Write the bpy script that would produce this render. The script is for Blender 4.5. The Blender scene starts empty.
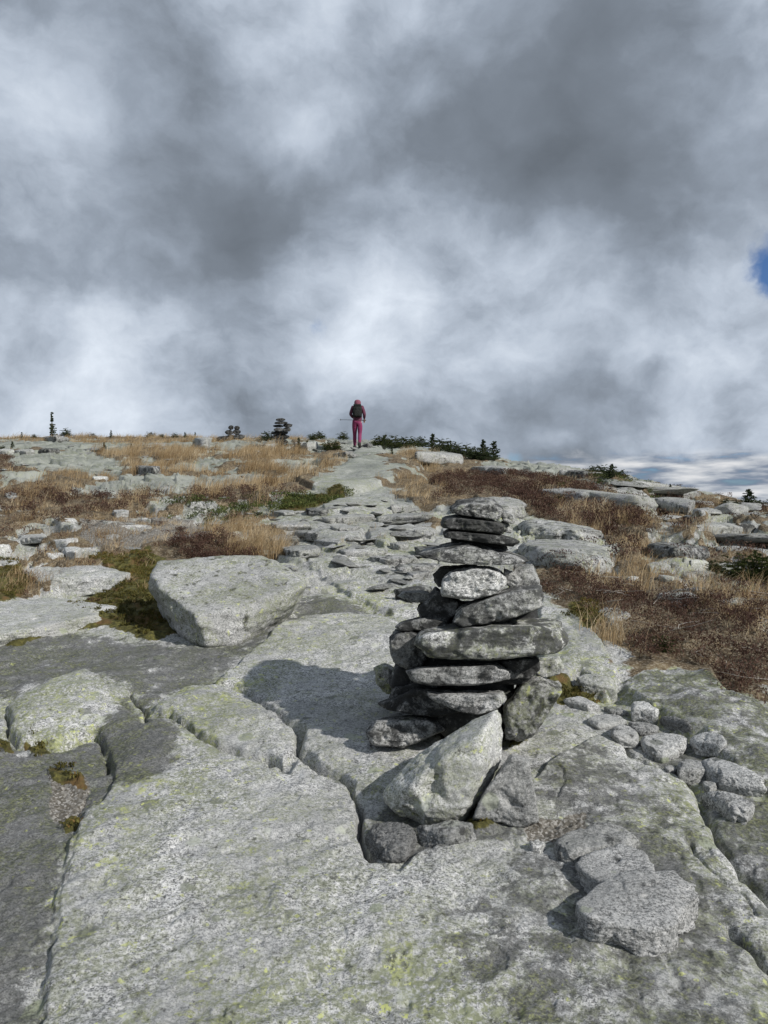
import bpy, bmesh, math, random
import numpy as np
from mathutils import Vector, Matrix
random.seed(7); RNG = np.random.default_rng(11)
R = math.radians
for blk in (bpy.data.objects, bpy.data.meshes):
    for b in list(blk): blk.remove(b)
SC = bpy.context.scene
COL = SC.collection

# ------------------------------------------------------------------ camera
EYE = 1.60; FOC = 773.0; HOR = 500.0
cd = bpy.data.cameras.new('camera'); cam = bpy.data.objects.new('camera', cd); COL.objects.link(cam)
cd.sensor_fit = 'VERTICAL'; cd.sensor_height = 24.0
cd.lens = 24.0 * FOC / 1024.0
PITCH = math.atan((HOR - 512.0) / FOC)
cam.location = (0, 0, EYE); cam.rotation_euler = (math.pi/2 + PITCH, 0, 0)
cd.clip_start = 0.05; cd.clip_end = 80000
SC.camera = cam

def ray(px, py):
    c = math.cos(PITCH); s = math.sin(PITCH)
    x = (px - 384.0)/FOC; y = 1.0; z = (512.0 - py)/FOC
    d = np.array([x, y*c - z*s, y*s + z*c]); return d
def at(px, py, Y):
    d = ray(px, py); return np.array([0, 0, EYE]) + d*(Y/d[1])

# ------------------------------------------------------------------ tags
def tag(o, label, cat, group=None, kind=None):
    o['label'] = label; o['category'] = cat
    if group: o['group'] = group
    if kind: o['kind'] = kind
    return o
def empty(name, loc, rz=0, sc=1.0):
    o = bpy.data.objects.new(name, None); COL.objects.link(o)
    o.location = loc; o.rotation_euler = (0, 0, rz); o.scale = (sc, sc, sc); o.empty_display_size = .1
    return o

# ------------------------------------------------------------------ noise
PERM = np.random.default_rng(3).permutation(512).astype(np.int64)
PERM = np.concatenate([PERM, PERM, PERM])
_a = np.random.default_rng(5).uniform(0, 2*np.pi, 512); G2 = np.stack([np.cos(_a), np.sin(_a)], 1)
_g = np.random.default_rng(6).normal(size=(512, 3)); G3 = _g/np.linalg.norm(_g, axis=1)[:, None]
def fade(t): return t*t*t*(t*(t*6-15)+10)
def n2(x, y, s=0):
    x = np.asarray(x, float) + s*17.37; y = np.asarray(y, float) - s*9.71
    xi = np.floor(x).astype(np.int64); yi = np.floor(y).astype(np.int64)
    fx = x-xi; fy = y-yi; u = fade(fx); v = fade(fy)
    def g(i, j):
        h = PERM[(PERM[(xi+i) & 511] + yi + j) & 511]
        gg = G2[h]; return gg[..., 0]*(fx-i) + gg[..., 1]*(fy-j)
    a = g(0, 0); b = g(1, 0); c = g(0, 1); d = g(1, 1)
    a = a+(b-a)*u; c = c+(d-c)*u
    return (a+(c-a)*v)*1.5
def n3(p, s=0):
    p = p + np.array([s*13.1, s*7.7, -s*5.3])
    pi = np.floor(p).astype(np.int64); f = p-pi; w = fade(f)
    def g(i, j, k):
        h = PERM[(PERM[(PERM[(pi[:, 0]+i) & 511] + pi[:, 1]+j) & 511] + pi[:, 2]+k) & 511]
        return (G3[h]*(f-np.array([i, j, k]))).sum(1)
    L = lambda a, b, t: a+(b-a)*t
    x0 = L(L(g(0,0,0), g(1,0,0), w[:,0]), L(g(0,1,0), g(1,1,0), w[:,0]), w[:,1])
    x1 = L(L(g(0,0,1), g(1,0,1), w[:,0]), L(g(0,1,1), g(1,1,1), w[:,0]), w[:,1])
    return L(x0, x1, w[:,2])*1.5
def f2(x, y, o=4, s=0, g=.5):
    r = 0; a = 1
    for k in range(o):
        r = r + a*n2(x, y, s+k*3.1); x = x*2.03; y = y*2.03; a *= g
    return r
def f3(p, o=4, s=0, g=.5):
    r = 0; a = 1
    for k in range(o):
        r = r + a*n3(p, s+k*2.3); p = p*2.03; a *= g
    return r
def sstep(a, b, x):
    t = np.clip((x-a)/(b-a), 0, 1); return t*t*(3-2*t)

# ------------------------------------------------------------------ mesh helpers
def mesh_np(name, V, F, mat=None, smooth=True):
    """V (n,3); F (m,k) constant k"""
    me = bpy.data.meshes.new(name); V = np.ascontiguousarray(V, np.float32); F = np.ascontiguousarray(F, np.int32)
    m, k = F.shape
    me.vertices.add(len(V)); me.vertices.foreach_set('co', V.ravel())
    me.loops.add(m*k); me.loops.foreach_set('vertex_index', F.ravel())
    me.polygons.add(m); me.polygons.foreach_set('loop_start', np.arange(0, m*k, k, dtype=np.int32))
    me.polygons.foreach_set('loop_total', np.full(m, k, np.int32))
    me.polygons.foreach_set('use_smooth', np.full(m, smooth))
    me.update(calc_edges=True)
    if mat: me.materials.append(mat)
    return me
def link(name, me, loc=(0, 0, 0), parent=None, rz=0):
    o = bpy.data.objects.new(name, me); COL.objects.link(o); o.location = loc; o.rotation_euler = (0, 0, rz)
    if parent: o.parent = parent
    return o
def attr_color(me, name, arr):
    a = me.color_attributes.new(name, 'FLOAT_COLOR', 'POINT')
    a.data.foreach_set('color', np.ascontiguousarray(arr, np.float32).ravel())
def attr_float(me, name, arr):
    a = me.attributes.new(name, 'FLOAT', 'POINT'); a.data.foreach_set('value', np.ascontiguousarray(arr, np.float32))

# ------------------------------------------------------------------ polygons
def inside(P, x, y):
    P = np.asarray(P, float); r = np.zeros(np.shape(x), bool); n = len(P)
    for i in range(n):
        x1, y1 = P[i]; x2, y2 = P[(i+1) % n]
        if y1 == y2: continue
        r ^= ((y1 > y) != (y2 > y)) & (x < (x2-x1)*(y-y1)/(y2-y1)+x1)
    return r
def segdist(P, x, y, closed=True):
    P = np.asarray(P, float); n = len(P); d = np.full(np.shape(x), 1e9)
    for i in range(n if closed else n-1):
        a = P[i]; b = P[(i+1) % n]; e = b-a; L = max(e@e, 1e-12)
        t = np.clip(((x-a[0])*e[0]+(y-a[1])*e[1])/L, 0, 1)
        d = np.minimum(d, np.hypot(x-a[0]-t*e[0], y-a[1]-t*e[1]))
    return d
def sdist(P, x, y):
    d = segdist(P, x, y); return np.where(inside(P, x, y), d, -d)

# ------------------------------------------------------------------ base terrain
def _ctrl():
    C = []
    def pl(x, y, dz=0): C.append((x, y, -1.55+.126*y+dz))
    for Y in (1, 2, 3.5, 5, 8, 12, 18, 25):
        pl(-.52*Y, Y); pl(0, Y)
    for Y in (1, 2, 3.5, 5, 6.5): pl(.5*Y, Y)
    def px(u, v, Y): C.append(((u-384)/FOC*Y, Y, (HOR-v)/FOC*Y))
    for a in ((768,552,8.2),(768,531,11.5),(768,517,15),(768,506,20),(640,541,8.8),(640,510,13),(640,491,18),(640,478,24),
              (510,500,12.2),(510,475,18),(510,461,27),(384,441,33),(250,440,33),(100,439,36),(0,438,36)): px(*a)
    for a in ((12,28,-1),(20,20,-3),(22,35,-4),(10,36,-.3),(4,40,1.5),(0,55,1.3),(-20,42,3.0),(-20,55,2.2),(20,60,-7),(-25,20,1.0),(-25,5,-.8),
              (-10,55,2.2),(10,3,-1.7),(22,5,-3.2),(0,-5,-2.2),(-10,-5,-2.0),(10,-5,-2.6),(-40,30,.5),(40,30,-9),(-30,-20,-5),(30,-20,-7),(0,-25,-5)): C.append(a)
    return np.array(C, float)
CT = _ctrl()
def _U(r2): return np.where(r2 > 1e-12, .5*r2*np.log(np.maximum(r2, 1e-12)), 0)
def _tps():
    n = len(CT); K = _U((CT[:, None, 0]-CT[None, :, 0])**2+(CT[:, None, 1]-CT[None, :, 1])**2)+np.eye(n)*.6
    Pm = np.c_[np.ones(n), CT[:, 0], CT[:, 1]]
    A = np.block([[K, Pm], [Pm.T, np.zeros((3, 3))]])
    return np.linalg.solve(A, np.r_[CT[:, 2], 0, 0, 0])
TW = _tps()
def base_z(x, y):
    x = np.asarray(x, float); y = np.asarray(y, float)
    r = np.hypot(x, y); k = np.where(r > 45, 45/np.maximum(r, 1e-6), 1); xx = x*k; yy = y*k
    z = TW[-3]+TW[-2]*xx+TW[-1]*yy
    for i in range(len(CT)):
        z = z + TW[i]*_U((xx-CT[i, 0])**2+(yy-CT[i, 1])**2)
    e = np.maximum(r-45, 0)
    z = z - np.where(e > 0, 420*(1-np.exp(-e*.33/420)), 0)
    return z+EYE
TS = np.concatenate([np.geomspace(1.0, 45, 900)])
def hit_base(px, py, dz=0.0, f=base_z):
    """first meeting of the ray through a pixel with the ground; nearest approach when it passes above"""
    d = ray(px, py); d = d/d[1]
    P = np.array([0, 0, EYE])[None]+d[None]*TS[:, None]
    g = P[:, 2]-f(P[:, 0], P[:, 1])-dz
    w = np.nonzero(g < 0)[0]
    if len(w):
        i = w[0]
        if i == 0: return P[0]
        t = g[i-1]/(g[i-1]-g[i]); return P[i-1]*(1-t)+P[i]*t
    i = np.argmin(g[:760]); q = P[i].copy(); q[2] -= g[i]; return q
def proj(poly, f=base_z, dz=0.0): return np.array([hit_base(u, v, dz, f) for u, v in poly])
# ------------------------------------------------------------------ regions of the ground (outlines surveyed from the photograph, kept in metres)
def W(poly): return proj(poly)[:, :2]
zp = lambda *p: [(240+u/2.824, 380+v/2.824) for u, v in p]
zk = lambda *p: [(160+u/2.743, 440+v/2.743) for u, v in p]
RAISE = [  # outline, height, edge width
 ([(150,712),(185,695),(225,690),(262,705),(290,728),(299,738),(297,757),(283,771),(250,756),(226,751),(200,741),(170,721)], .045, .035),
 ([(213,687),(257,653),(286,631),(299,622),(320,613),(383,610),(430,640),(440,760),(400,800),(358,797),(323,770),(301,752),(303,732),(290,724),(262,701),(235,688)], .05, .04),
 ([(8,711),(25,698),(83,677),(104,686),(112,700),(100,732),(58,739),(21,743),(10,732)], .055, .04),
 ([(110,703),(146,728),(150,720),(170,727),(200,747),(226,758),(252,763),(283,779),(300,764),(320,778),(352,796),(362,815),(358,842),(368,866),(400,880),(560,760),(600,738),(646,757),(686,784),(706,817),(726,847),(752,887),(790,930),(830,1100),(20,1100),(36,1024),(52,959),(57,896),(68,849),(86,823),(109,795),(112,770),(96,735)], .035, .03),
 ([(612,690),(640,682),(676,677),(712,685),(729,702),(790,725),(800,812),(740,790),(700,742),(650,716)], .09, .10),
 ([(538,600),(568,618),(600,655),(620,688),(612,702),(580,682),(556,700),(540,690)], .10, .06),
 ([(305,556),(330,548),(372,548),(425,585),(430,612),(395,610),(350,596),(312,568)], .05, .05),
 (zp((190,278),(330,234),(440,226),(522,250),(500,268),(400,302),(290,322),(210,312),(150,292)), .14, .06),
 (zp((230,352),(300,332),(372,318),(432,332),(432,372),(330,382),(240,382)), .10, .05),
 (zp((285,224),(330,196),(400,190),(442,214),(438,224),(330,232)), .12, .06),
 (zk((400,232),(470,224),(562,240),(545,288),(480,302),(430,290)), .07, .04),
 (zk((570,240),(690,228),(745,266),(655,276),(620,300),(575,282)), .08, .04),
 (zk((440,310),(500,300),(600,322),(560,330),(480,322)), .05, .03),
 (zk((420,300),(340,300),(300,320),(330,345),(400,340)), .05, .03),
 (zk((180,255),(290,250),(300,262),(230,275),(180,270)), .06, .04), (zk((190,225),(300,215),(310,232),(240,246)), .06, .04),
 ([(530,484),(600,493),(660,512),(655,520),(600,508),(540,496)], .16, .08), ([(610,520),(680,530),(720,545),(690,552),(620,536)], .12, .07),
 ([(680,512),(740,520),(790,530),(790,540),(700,528)], .14, .08), ([(560,474),(640,484),(690,498),(640,496),(570,482)], .16, .10),
 ([(95,487),(130,476),(180,474),(178,489),(140,493),(100,492)], .10, .12),
 ([(10,454),(85,452),(86,462),(40,470),(10,466)], .10, .15),
]
CRACK = [  # line, width, depth
 ([(125,697),(140,707),(147,715),(146,728)], .016, .06),
 ([(143,716),(171,719),(196,740),(226,752),(252,757),(283,773)], .012, .05),
 ([(300,733),(299,755),(323,773),(352,792),(364,810),(360,841),(370,864),(392,874)], .018, .07),
 ([(286,634),(323,633),(357,627),(384,619)], .008, .02),
 ([(96,733),(106,750),(108,762),(104,774)], .016, .06),
 ([(8,712),(12,734),(24,744),(60,741),(98,734)], .02, .06),
 ([(213,690),(235,691),(262,706),(292,731)], .010, .02),
 ([(732,937),(750,958),(790,1000)], .018, .05),
 ([(88,790),(78,840),(64,880),(58,940),(40,1024)], .012, .012),
 ([(600,737),(646,757),(686,784),(706,817),(726,847),(752,887),(790,930)], .035, .06),
 ([(690,850),(720,885),(760,925)], .010, .02),
 ([(560,775),(566,790),(560,806)], .007, .012),
 ([(300,463),(340,470),(400,468),(430,462)], .02, .05),
 ([(330,500),(352,494),(372,492)], .04, .06),
]
DARK = [ # outline, amount, softness
 ([(z3x/3.012+520, z3y/3.012+640) for z3x, z3y in ((140,842),(215,752),(140,688),(190,630),(300,590),(400,640),(490,690),(575,765),(550,830),(495,895),(490,955),(400,980),(290,965),(180,910))], 1.0, .03),  # contact shade painted on the ground around the notched foreground stone
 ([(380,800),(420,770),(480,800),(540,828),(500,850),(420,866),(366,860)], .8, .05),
 ([(290,505),(440,515),(440,590),(400,600),(300,555),(270,530)], .40, .3), ([(0,520),(160,515),(170,560),(0,600)], .35, .3), ([(300,460),(400,455),(440,500),(300,510)], .25, .4), ([(520,470),(790,500),(790,560),(640,540),(560,500)], .40, .5),
 ([(0,742),(24,746),(60,742),(98,736),(125,700),(146,720),(168,728),(178,745),(172,780),(112,797),(86,823),(68,849),(57,896),(52,959),(36,1024),(10,1100),(-120,1100),(-120,742)], 1.0, .10),
 ([(-60,645),(60,628),(150,640),(200,648),(262,638),(306,588),(345,598),(398,609),(383,612),(297,624),(211,687),(190,694),(160,704),(146,716),(110,690),(83,677),(25,698),(-60,712)], .86, .18),
 ([(600,736),(630,716),(700,742),(740,792),(800,815),(900,1000),(800,960),(752,884),(726,844),(706,814),(686,781),(646,754)], .75, .06),
 ([(612,690),(640,682),(676,677),(712,685),(729,702),(790,725),(800,812),(740,790),(700,742),(650,716)], .62, .1), ([(600,850),(700,860),(768,930),(768,1024),(640,1024),(560,960)], .35, .25), ([(430,860),(600,840),(620,900),(560,960),(440,930)], .32, .2),
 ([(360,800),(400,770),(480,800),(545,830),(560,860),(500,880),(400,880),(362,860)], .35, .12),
 ([(540,745),(620,745),(660,800),(640,850),(560,830)], .68, .2), ([(500,760),(600,742),(690,800),(780,930),(800,1100),(440,1100),(425,920),(520,850)], .62, .25), ([(60,930),(200,960),(300,1000),(320,1100),(30,1100)], .36, .2),
 ([(170,505),(290,505),(300,520),(240,530),(150,520)], .45, .2),
 ([(520,530),(640,560),(700,610),(640,680),(560,620)], .3, .2),
 ([(590,510),(660,525),(720,545),(700,560),(640,545),(590,525)], .6, .2),
]
GRAVEL = [ ([(43,773),(60,767),(84,779),(89,800),(86,832),(68,836),(54,810)], .03), ([(80,520),(190,515),(250,530),(180,545),(120,550),(80,540)], .2),
           ([(520,826),(585,822),(590,840),(560,850),(525,848)], .04)]
MOSS = [ ([(64,606),(110,586),(135,556),(168,556),(158,590),(172,622),(178,636),(150,640),(108,626),(60,632),(10,648),(8,642),(66,626)], .05),
         ([(-40,560),(20,562),(30,580),(10,600),(-40,604)], .08), ([(90,560),(150,550),(160,572),(120,572)], .08), ([(0,738),(12,740),(10,752),(0,752)], .02), ([(26,742),(46,742),(46,751),(28,751)], .015),
         ([(47,768),(60,766),(80,776),(84,790),(64,782),(48,780)], .02), ([(64,820),(84,816),(84,833),(68,835)], .02),
         ([(468,830),(492,822),(498,834),(474,842)], .03), ([(570,608),(600,606),(608,630),(584,640),(570,630)], .06), ([(505,738),(530,735),(528,745),(508,748)], .03),
         ([(548,690),(590,686),(600,700),(556,704)], .03), ([(285,498),(340,490),(352,497),(320,503),(300,512),(275,508)], .2)]
PATHZ = W([(285,500),(330,470),(345,452),(372,448),(420,470),(430,490),(410,505),(430,530),(445,590),(300,560),(240,530)])
ROCKY = [W(q) for q in ([(8,454),(85,451),(128,457),(120,471),(40,473),(8,466)], [(95,489),(130,477),(185,473),(250,474),(258,480),(178,493),(100,495)], [(84,473),(122,466),(126,475),(90,478)],
  [(520,478),(600,489),(668,512),(660,523),(600,510),(540,497)], [(150,497),(170,494),(230,506),(220,512),(150,506)], [(100,447),(150,444),(160,449),(110,451)], [(200,452),(240,448),(260,453),(220,457)],
  [(0,476),(40,474),(44,481),(0,484)], [(40,512),(90,508),(100,514),(50,519)], [(270,462),(310,459),(330,468),(290,472)], [(0,505),(30,503),(36,509),(0,511)], [(560,540),(600,548),(600,556),(560,552)])]
MIX_PX = [[(0,505),(160,500),(270,512),(295,530),(280,548),(160,552),(130,600),(0,605)], [(560,474),(790,503),(790,585),(690,562),(650,520),(600,490)]]
MIX = [W(q) for q in MIX_PX]
HEATH_PX = [[(428,478),(480,471),(535,476),(600,500),(625,516),(560,508),(530,510),(500,494),(440,500)], [(500,478),(521,485),(570,506),(615,515),(647,524),(667,534),(650,541),(615,545),(587,531),(563,522),(533,514),(521,503),(500,496)]]
HEATH = [W(q) for q in HEATH_PX]+[W([(585,505),(625,515),(650,540),(655,565),(640,592),(612,592),(608,556),(588,530)])]
SOIL = [ [(-60,430),(0,431),(150,430),(250,438),(330,440),(350,452),(338,474),(300,500),(235,512),(160,512),(230,524),(290,556),(170,564),(120,556),(-60,610)],
         [(384,455),(430,452),(470,460),(520,470),(560,496),(625,535),(690,560),(690,590),(800,585),(800,720),(729,702),(712,684),(676,676),(620,684),(600,650),(560,612),(540,585),(540,560),(610,575),(605,555),(520,500),(450,520),(410,525),(386,500)],
         [(380,436),(440,436),(512,462),(500,468),(440,462),(400,452),(372,446)], [(520,474),(560,486),(600,500),(650,530),(620,530),(560,505)] ]
for g in (RAISE, CRACK, DARK):
    for i, t in enumerate(g): g[i] = (W(t[0]),)+tuple(t[1:])
for g in (GRAVEL, MOSS):
    for i, t in enumerate(g): g[i] = (W(t[0]), t[1])
for i, t in enumerate(SOIL): SOIL[i] = W(t)

def near(P, x, y, pad):
    a = P.min(0)-pad; b = P.max(0)+pad
    return (x > a[0]) & (x < b[0]) & (y > a[1]) & (y < b[1])
def apply_poly(P, x, y, lo, hi, pad=.4):
    """smooth step of the signed distance from lo to hi, 0 outside"""
    out = np.zeros(x.shape); m = near(P, x, y, pad)
    if m.any(): out[m] = sstep(lo, hi, sdist(P, x[m], y[m]))
    return out

def terrain(x, y):
    """height and masks"""
    x = np.asarray(x, float); y = np.asarray(y, float); r = np.hypot(x, y)
    z = base_z(x, y); nearf = sstep(14, 3, r)
    wx = x + .028*f2(x*4, y*4, 3, 31)*nearf + .006*n2(x*23, y*23, 5)*nearf
    wy = y + .028*f2(x*4, y*4, 3, 57)*nearf + .006*n2(x*23, y*23, 8)*nearf
    soft = .45*f2(x*.9, y*.9, 4, 71)
    sx = x+.25*f2(x*1.3, y*1.3, 4, 13)*np.clip(r/6, .3, 1.5); sy = y+.25*f2(x*1.3, y*1.3, 4, 23)*np.clip(r/6, .3, 1.5)
    soil = np.zeros(x.shape); moss = np.zeros(x.shape); grav = np.zeros(x.shape); dark = np.zeros(x.shape)
    for P in SOIL: soil = np.maximum(soil, apply_poly(P, sx, sy, -.12, .25, 2))
    islands = sstep(.06, .26, f2(x*.55, y*.42, 4, 99)+.22*n2(x*2.1, y*2.1, 4)) * sstep(6.5, 9, r)
    soil = soil*(1-islands)
    for P in ROCKY: soil = soil*(1-apply_poly(P, sx*.4+x*.6, sy*.4+y*.6, -.10, .12, 1))
    for P in HEATH: soil = np.maximum(soil, apply_poly(P, sx*.6+x*.4, sy*.6+y*.4, -.1, .2, 1.5))
    mixn = sstep(.06, .26, f2(x*1.5+3, y*1.1, 4, 120)+.25*n2(x*5, y*4, 121))
    for P in MIX: soil = np.maximum(soil, mixn*apply_poly(P, sx, sy, -.2, .3, 2))
    soil = np.maximum(soil, sstep(25, 29, y+.35*x)*sstep(-1, -4, x+.04*y)*sstep(-.45, -.1, f2(x*.4, y*.4, 3, 101)))
    soil = np.maximum(soil, sstep(33, 37, y))
    for P, s in MOSS: moss = np.maximum(moss, apply_poly(P, wx, wy, -s, s))
    for P, s in GRAVEL: grav = np.maximum(grav, apply_poly(P, wx, wy, -s, s))
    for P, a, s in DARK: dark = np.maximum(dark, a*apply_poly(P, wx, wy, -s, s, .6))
    rock = 1-np.maximum(soil, moss)
    # broad undulation, ledges
    z = z + .05*f2(x*.8, y*.8, 3, 1)*sstep(1, 5, r) + .10*f2(x*.25, y*.25, 3, 2)*sstep(6, 14, r)
    led = sstep(5.2, 8.0, r)*sstep(60, 40, r)*(1-.88*apply_poly(PATHZ, sx, sy, -.3, .3, 2))
    h = .16+.06*n2(x*.2, y*.2, 41)
    k = (z+.22*f2(x*.38, y*.5, 2, 43)+.03*n2(x*2.1, y*2.1, 44)+.10*x*.3)/h
    fr = k-np.floor(k); t = np.floor(k)+sstep(.88, 1.0, fr)
    z = z + (t-k)*h*.9*led*(.35+.65*rock)
    k2 = (z*.6+.11*f2(x*.75+7, y*.9, 2, 47)+.012*n2(x*4, y*4, 49)-.05*x)/.06
    fr = k2-np.floor(k2); t2 = np.floor(k2)+sstep(.85, 1.0, fr)
    z = z + (t2-k2)*.055*.8*led*rock
    # joints in the bedrock further up
    j = np.abs(f2(x*.7+3*n2(x*.3, y*.3, 61), y*.9, 3, 62)); z = z-.09*sstep(.04, .0, j)*led*rock
    for P, hh, e in RAISE:
        m = near(P, wx, wy, .3)
        if m.any():
            d = sdist(P, wx[m], wy[m]); z[m] += hh*(sstep(-e*.15, e*.45, d)*.72+.28*sstep(0, e*4, d))
    for P, w_, dp in CRACK:
        m = near(P, wx, wy, .2)
        if m.any():
            d = segdist(P, wx[m], wy[m], False); vary = np.clip(.75+.6*n2(x[m]*7, y[m]*7, 3), .15, 1.3); w_ = w_*np.clip(.75+.5*n2(x[m]*4, y[m]*4, 13), .4, 1.2)
            z[m] -= dp*vary*np.exp(-(d/(w_*.75))**2) + .12*dp*np.exp(-(d/(w_*3))**2)
    # rock skin: foliation, pits
    ca, sa = math.cos(.5), math.sin(.5); u = x*ca+y*sa; v = -x*sa+y*ca
    z = z + rock*(.012*f2(u*3, v*5.5, 4, 3) + .0034*f2(u*11, v*17, 4, 17)*sstep(14, 6, r) + .0014*f2(u*46, v*60, 3, 19)*sstep(8, 3.5, r))
    pit = f2(x*9, y*9, 3, 29); z = z-.006*sstep(.35, .6, pit)*rock*sstep(10, 5, r)
    z = z + soil*(.03+.05*f2(x*2.2, y*2.2, 3, 8)) + moss*(.018+.02*f2(x*12, y*12, 3, 9)) - grav*.012 + grav*.007*f2(x*60, y*60, 2, 12)
    z = z + np.where(r > 70, 12*f2(x*.004, y*.004, 4, 77)*sstep(70, 900, r), 0)
    return z, dark, soil, moss, grav
_th = np.concatenate([np.linspace(-np.pi, -R(42), 110, endpoint=False), np.linspace(-R(42), R(42), 980), np.linspace(R(42), np.pi, 111)[1:-1]])
_rr = np.concatenate([np.geomspace(.15, 1.5, 30, endpoint=False), np.geomspace(1.5, 11, 690, endpoint=False), np.geomspace(11, 48, 330, endpoint=False), np.geomspace(48, 40000, 70)])
NT, NR = len(_th), len(_rr)
TH, RR = np.meshgrid(_th, _rr); GX = RR*np.sin(TH); GY = RR*np.cos(TH)
_o = [terrain(GX[i:i+60].ravel(), GY[i:i+60].ravel()) for i in range(0, NR, 60)]
GZ, GD, GS, GM, GG = [np.concatenate([q[k] for q in _o]).reshape(NR, NT) for k in range(5)]
LR = np.log(_rr); IT = np.arange(NT); IR = np.arange(NR)
def lookup(A, x, y):
    x = np.asarray(x, float); y = np.asarray(y, float)
    t = np.interp(np.arctan2(x, y), _th, IT); r = np.interp(np.log(np.maximum(np.hypot(x, y), .16)), LR, IR)
    t0 = np.clip(t.astype(int), 0, NT-2); r0 = np.clip(r.astype(int), 0, NR-2); ft = t-t0; fr = r-r0
    return (A[r0, t0]*(1-ft)+A[r0, t0+1]*ft)*(1-fr)+(A[r0+1, t0]*(1-ft)+A[r0+1, t0+1]*ft)*fr
def HZ(x, y): return lookup(GZ, x, y)
def hit(px, py, dz=0.0): return hit_base(px, py, dz, HZ)
def build_ground(mat):
    V = np.stack([GX, GY, GZ], -1).reshape(-1, 3)
    i = np.arange(NR-1)[:, None]*NT; j = np.arange(NT)[None]; j1 = (j+1) % NT
    F = np.stack([i+j, i+NT+j, i+NT+j1, i+j1], -1).reshape(-1, 4)[:, ::-1]
    c = len(V); V = np.vstack([V, [[0, 0, GZ[0].mean()]]])
    me = mesh_np('ground', V, F, mat)
    pad = lambda A: np.append(A.ravel(), 0)
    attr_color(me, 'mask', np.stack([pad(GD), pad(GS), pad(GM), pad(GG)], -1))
    o = link('ground', me); tag(o, 'weathered grey granite bedrock of the summit with cracks, lichen and pockets of soil', 'ground', kind='structure')
    return o
# ------------------------------------------------------------------ node helper
class NT_:
    def __init__(s, nt): s.nt = nt; s.n = nt.nodes; s.l = nt.links
    def new(s, t, **kw):
        q = s.n.new(t)
        for k, v in kw.items(): setattr(q, k, v)
        return q
    def put(s, sock, v):
        if v is None: return
        if isinstance(v, bpy.types.NodeSocket): s.l.new(v, sock)
        else:
            if sock.type in ('RGBA',) and len(v) == 3: v = (*v, 1)
            sock.default_value = v
    def m(s, op, a, b=None, c=None, clamp=False):
        q = s.new('ShaderNodeMath', operation=op, use_clamp=clamp)
        for i, v in enumerate((a, b, c)): s.put(q.inputs[i], v)
        return q.outputs[0]
    def vm(s, op, a, b=None, sc=None):
        q = s.new('ShaderNodeVectorMath', operation=op); s.put(q.inputs[0], a)
        if b is not None: s.put(q.inputs[1], b)
        if sc is not None: s.put(q.inputs['Scale'], sc)
        return q.outputs['Value'] if op in ('DOT_PRODUCT', 'LENGTH', 'DISTANCE') else q.outputs[0]
    def noise(s, vec, scale, detail=4, rough=.55, dist=0.0, col=False):
        q = s.new('ShaderNodeTexNoise'); s.put(q.inputs['Vector'], vec)
        for k, v in (('Scale', scale), ('Detail', detail), ('Roughness', rough), ('Distortion', dist)): q.inputs[k].default_value = v
        return q.outputs['Color'] if col else q.outputs[0]
    def ss(s, x, a, b, lo=0.0, hi=1.0):
        q = s.new('ShaderNodeMapRange', interpolation_type='SMOOTHSTEP'); s.put(q.inputs[0], x)
        for i, v in ((1, a), (2, b), (3, lo), (4, hi)): s.put(q.inputs[i], v)
        return q.outputs[0]
    def mix(s, f, a, b, mode='MIX'):
        q = s.new('ShaderNodeMix', data_type='RGBA', blend_type=mode); s.put(q.inputs[0], f); s.put(q.inputs[6], a); s.put(q.inputs[7], b)
        return q.outputs[2]
    def ramp(s, x, stops):
        q = s.new('ShaderNodeValToRGB'); s.put(q.inputs[0], x); e = q.color_ramp.elements
        while len(e) < len(stops): e.new(.5)
        for k, (p, c) in enumerate(stops): e[k].position = p; e[k].color = (*c, 1)
        return q.outputs[0]
    def map(s, vec, loc=(0,0,0), rot=(0,0,0), sc=(1,1,1)):
        q = s.new('ShaderNodeMapping'); s.put(q.inputs[0], vec)
        q.inputs[1].default_value = loc; q.inputs[2].default_value = rot; q.inputs[3].default_value = sc
        return q.outputs[0]
def new_mat(name):
    m = bpy.data.materials.new(name); m.use_nodes = True; N = NT_(m.node_tree); N.n.clear()
    out = N.new('ShaderNodeOutputMaterial'); return m, N, out
def principled(N, out, col, rough=.8, normal=None, spec=.3):
    p = N.new('ShaderNodeBsdfPrincipled'); N.put(p.inputs['Base Color'], col); N.put(p.inputs['Roughness'], rough)
    p.inputs['Specular IOR Level'].default_value = spec
    if normal is not None: N.l.new(normal, p.inputs['Normal'])
    N.l.new(p.outputs[0], out.inputs[0]); return p

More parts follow.
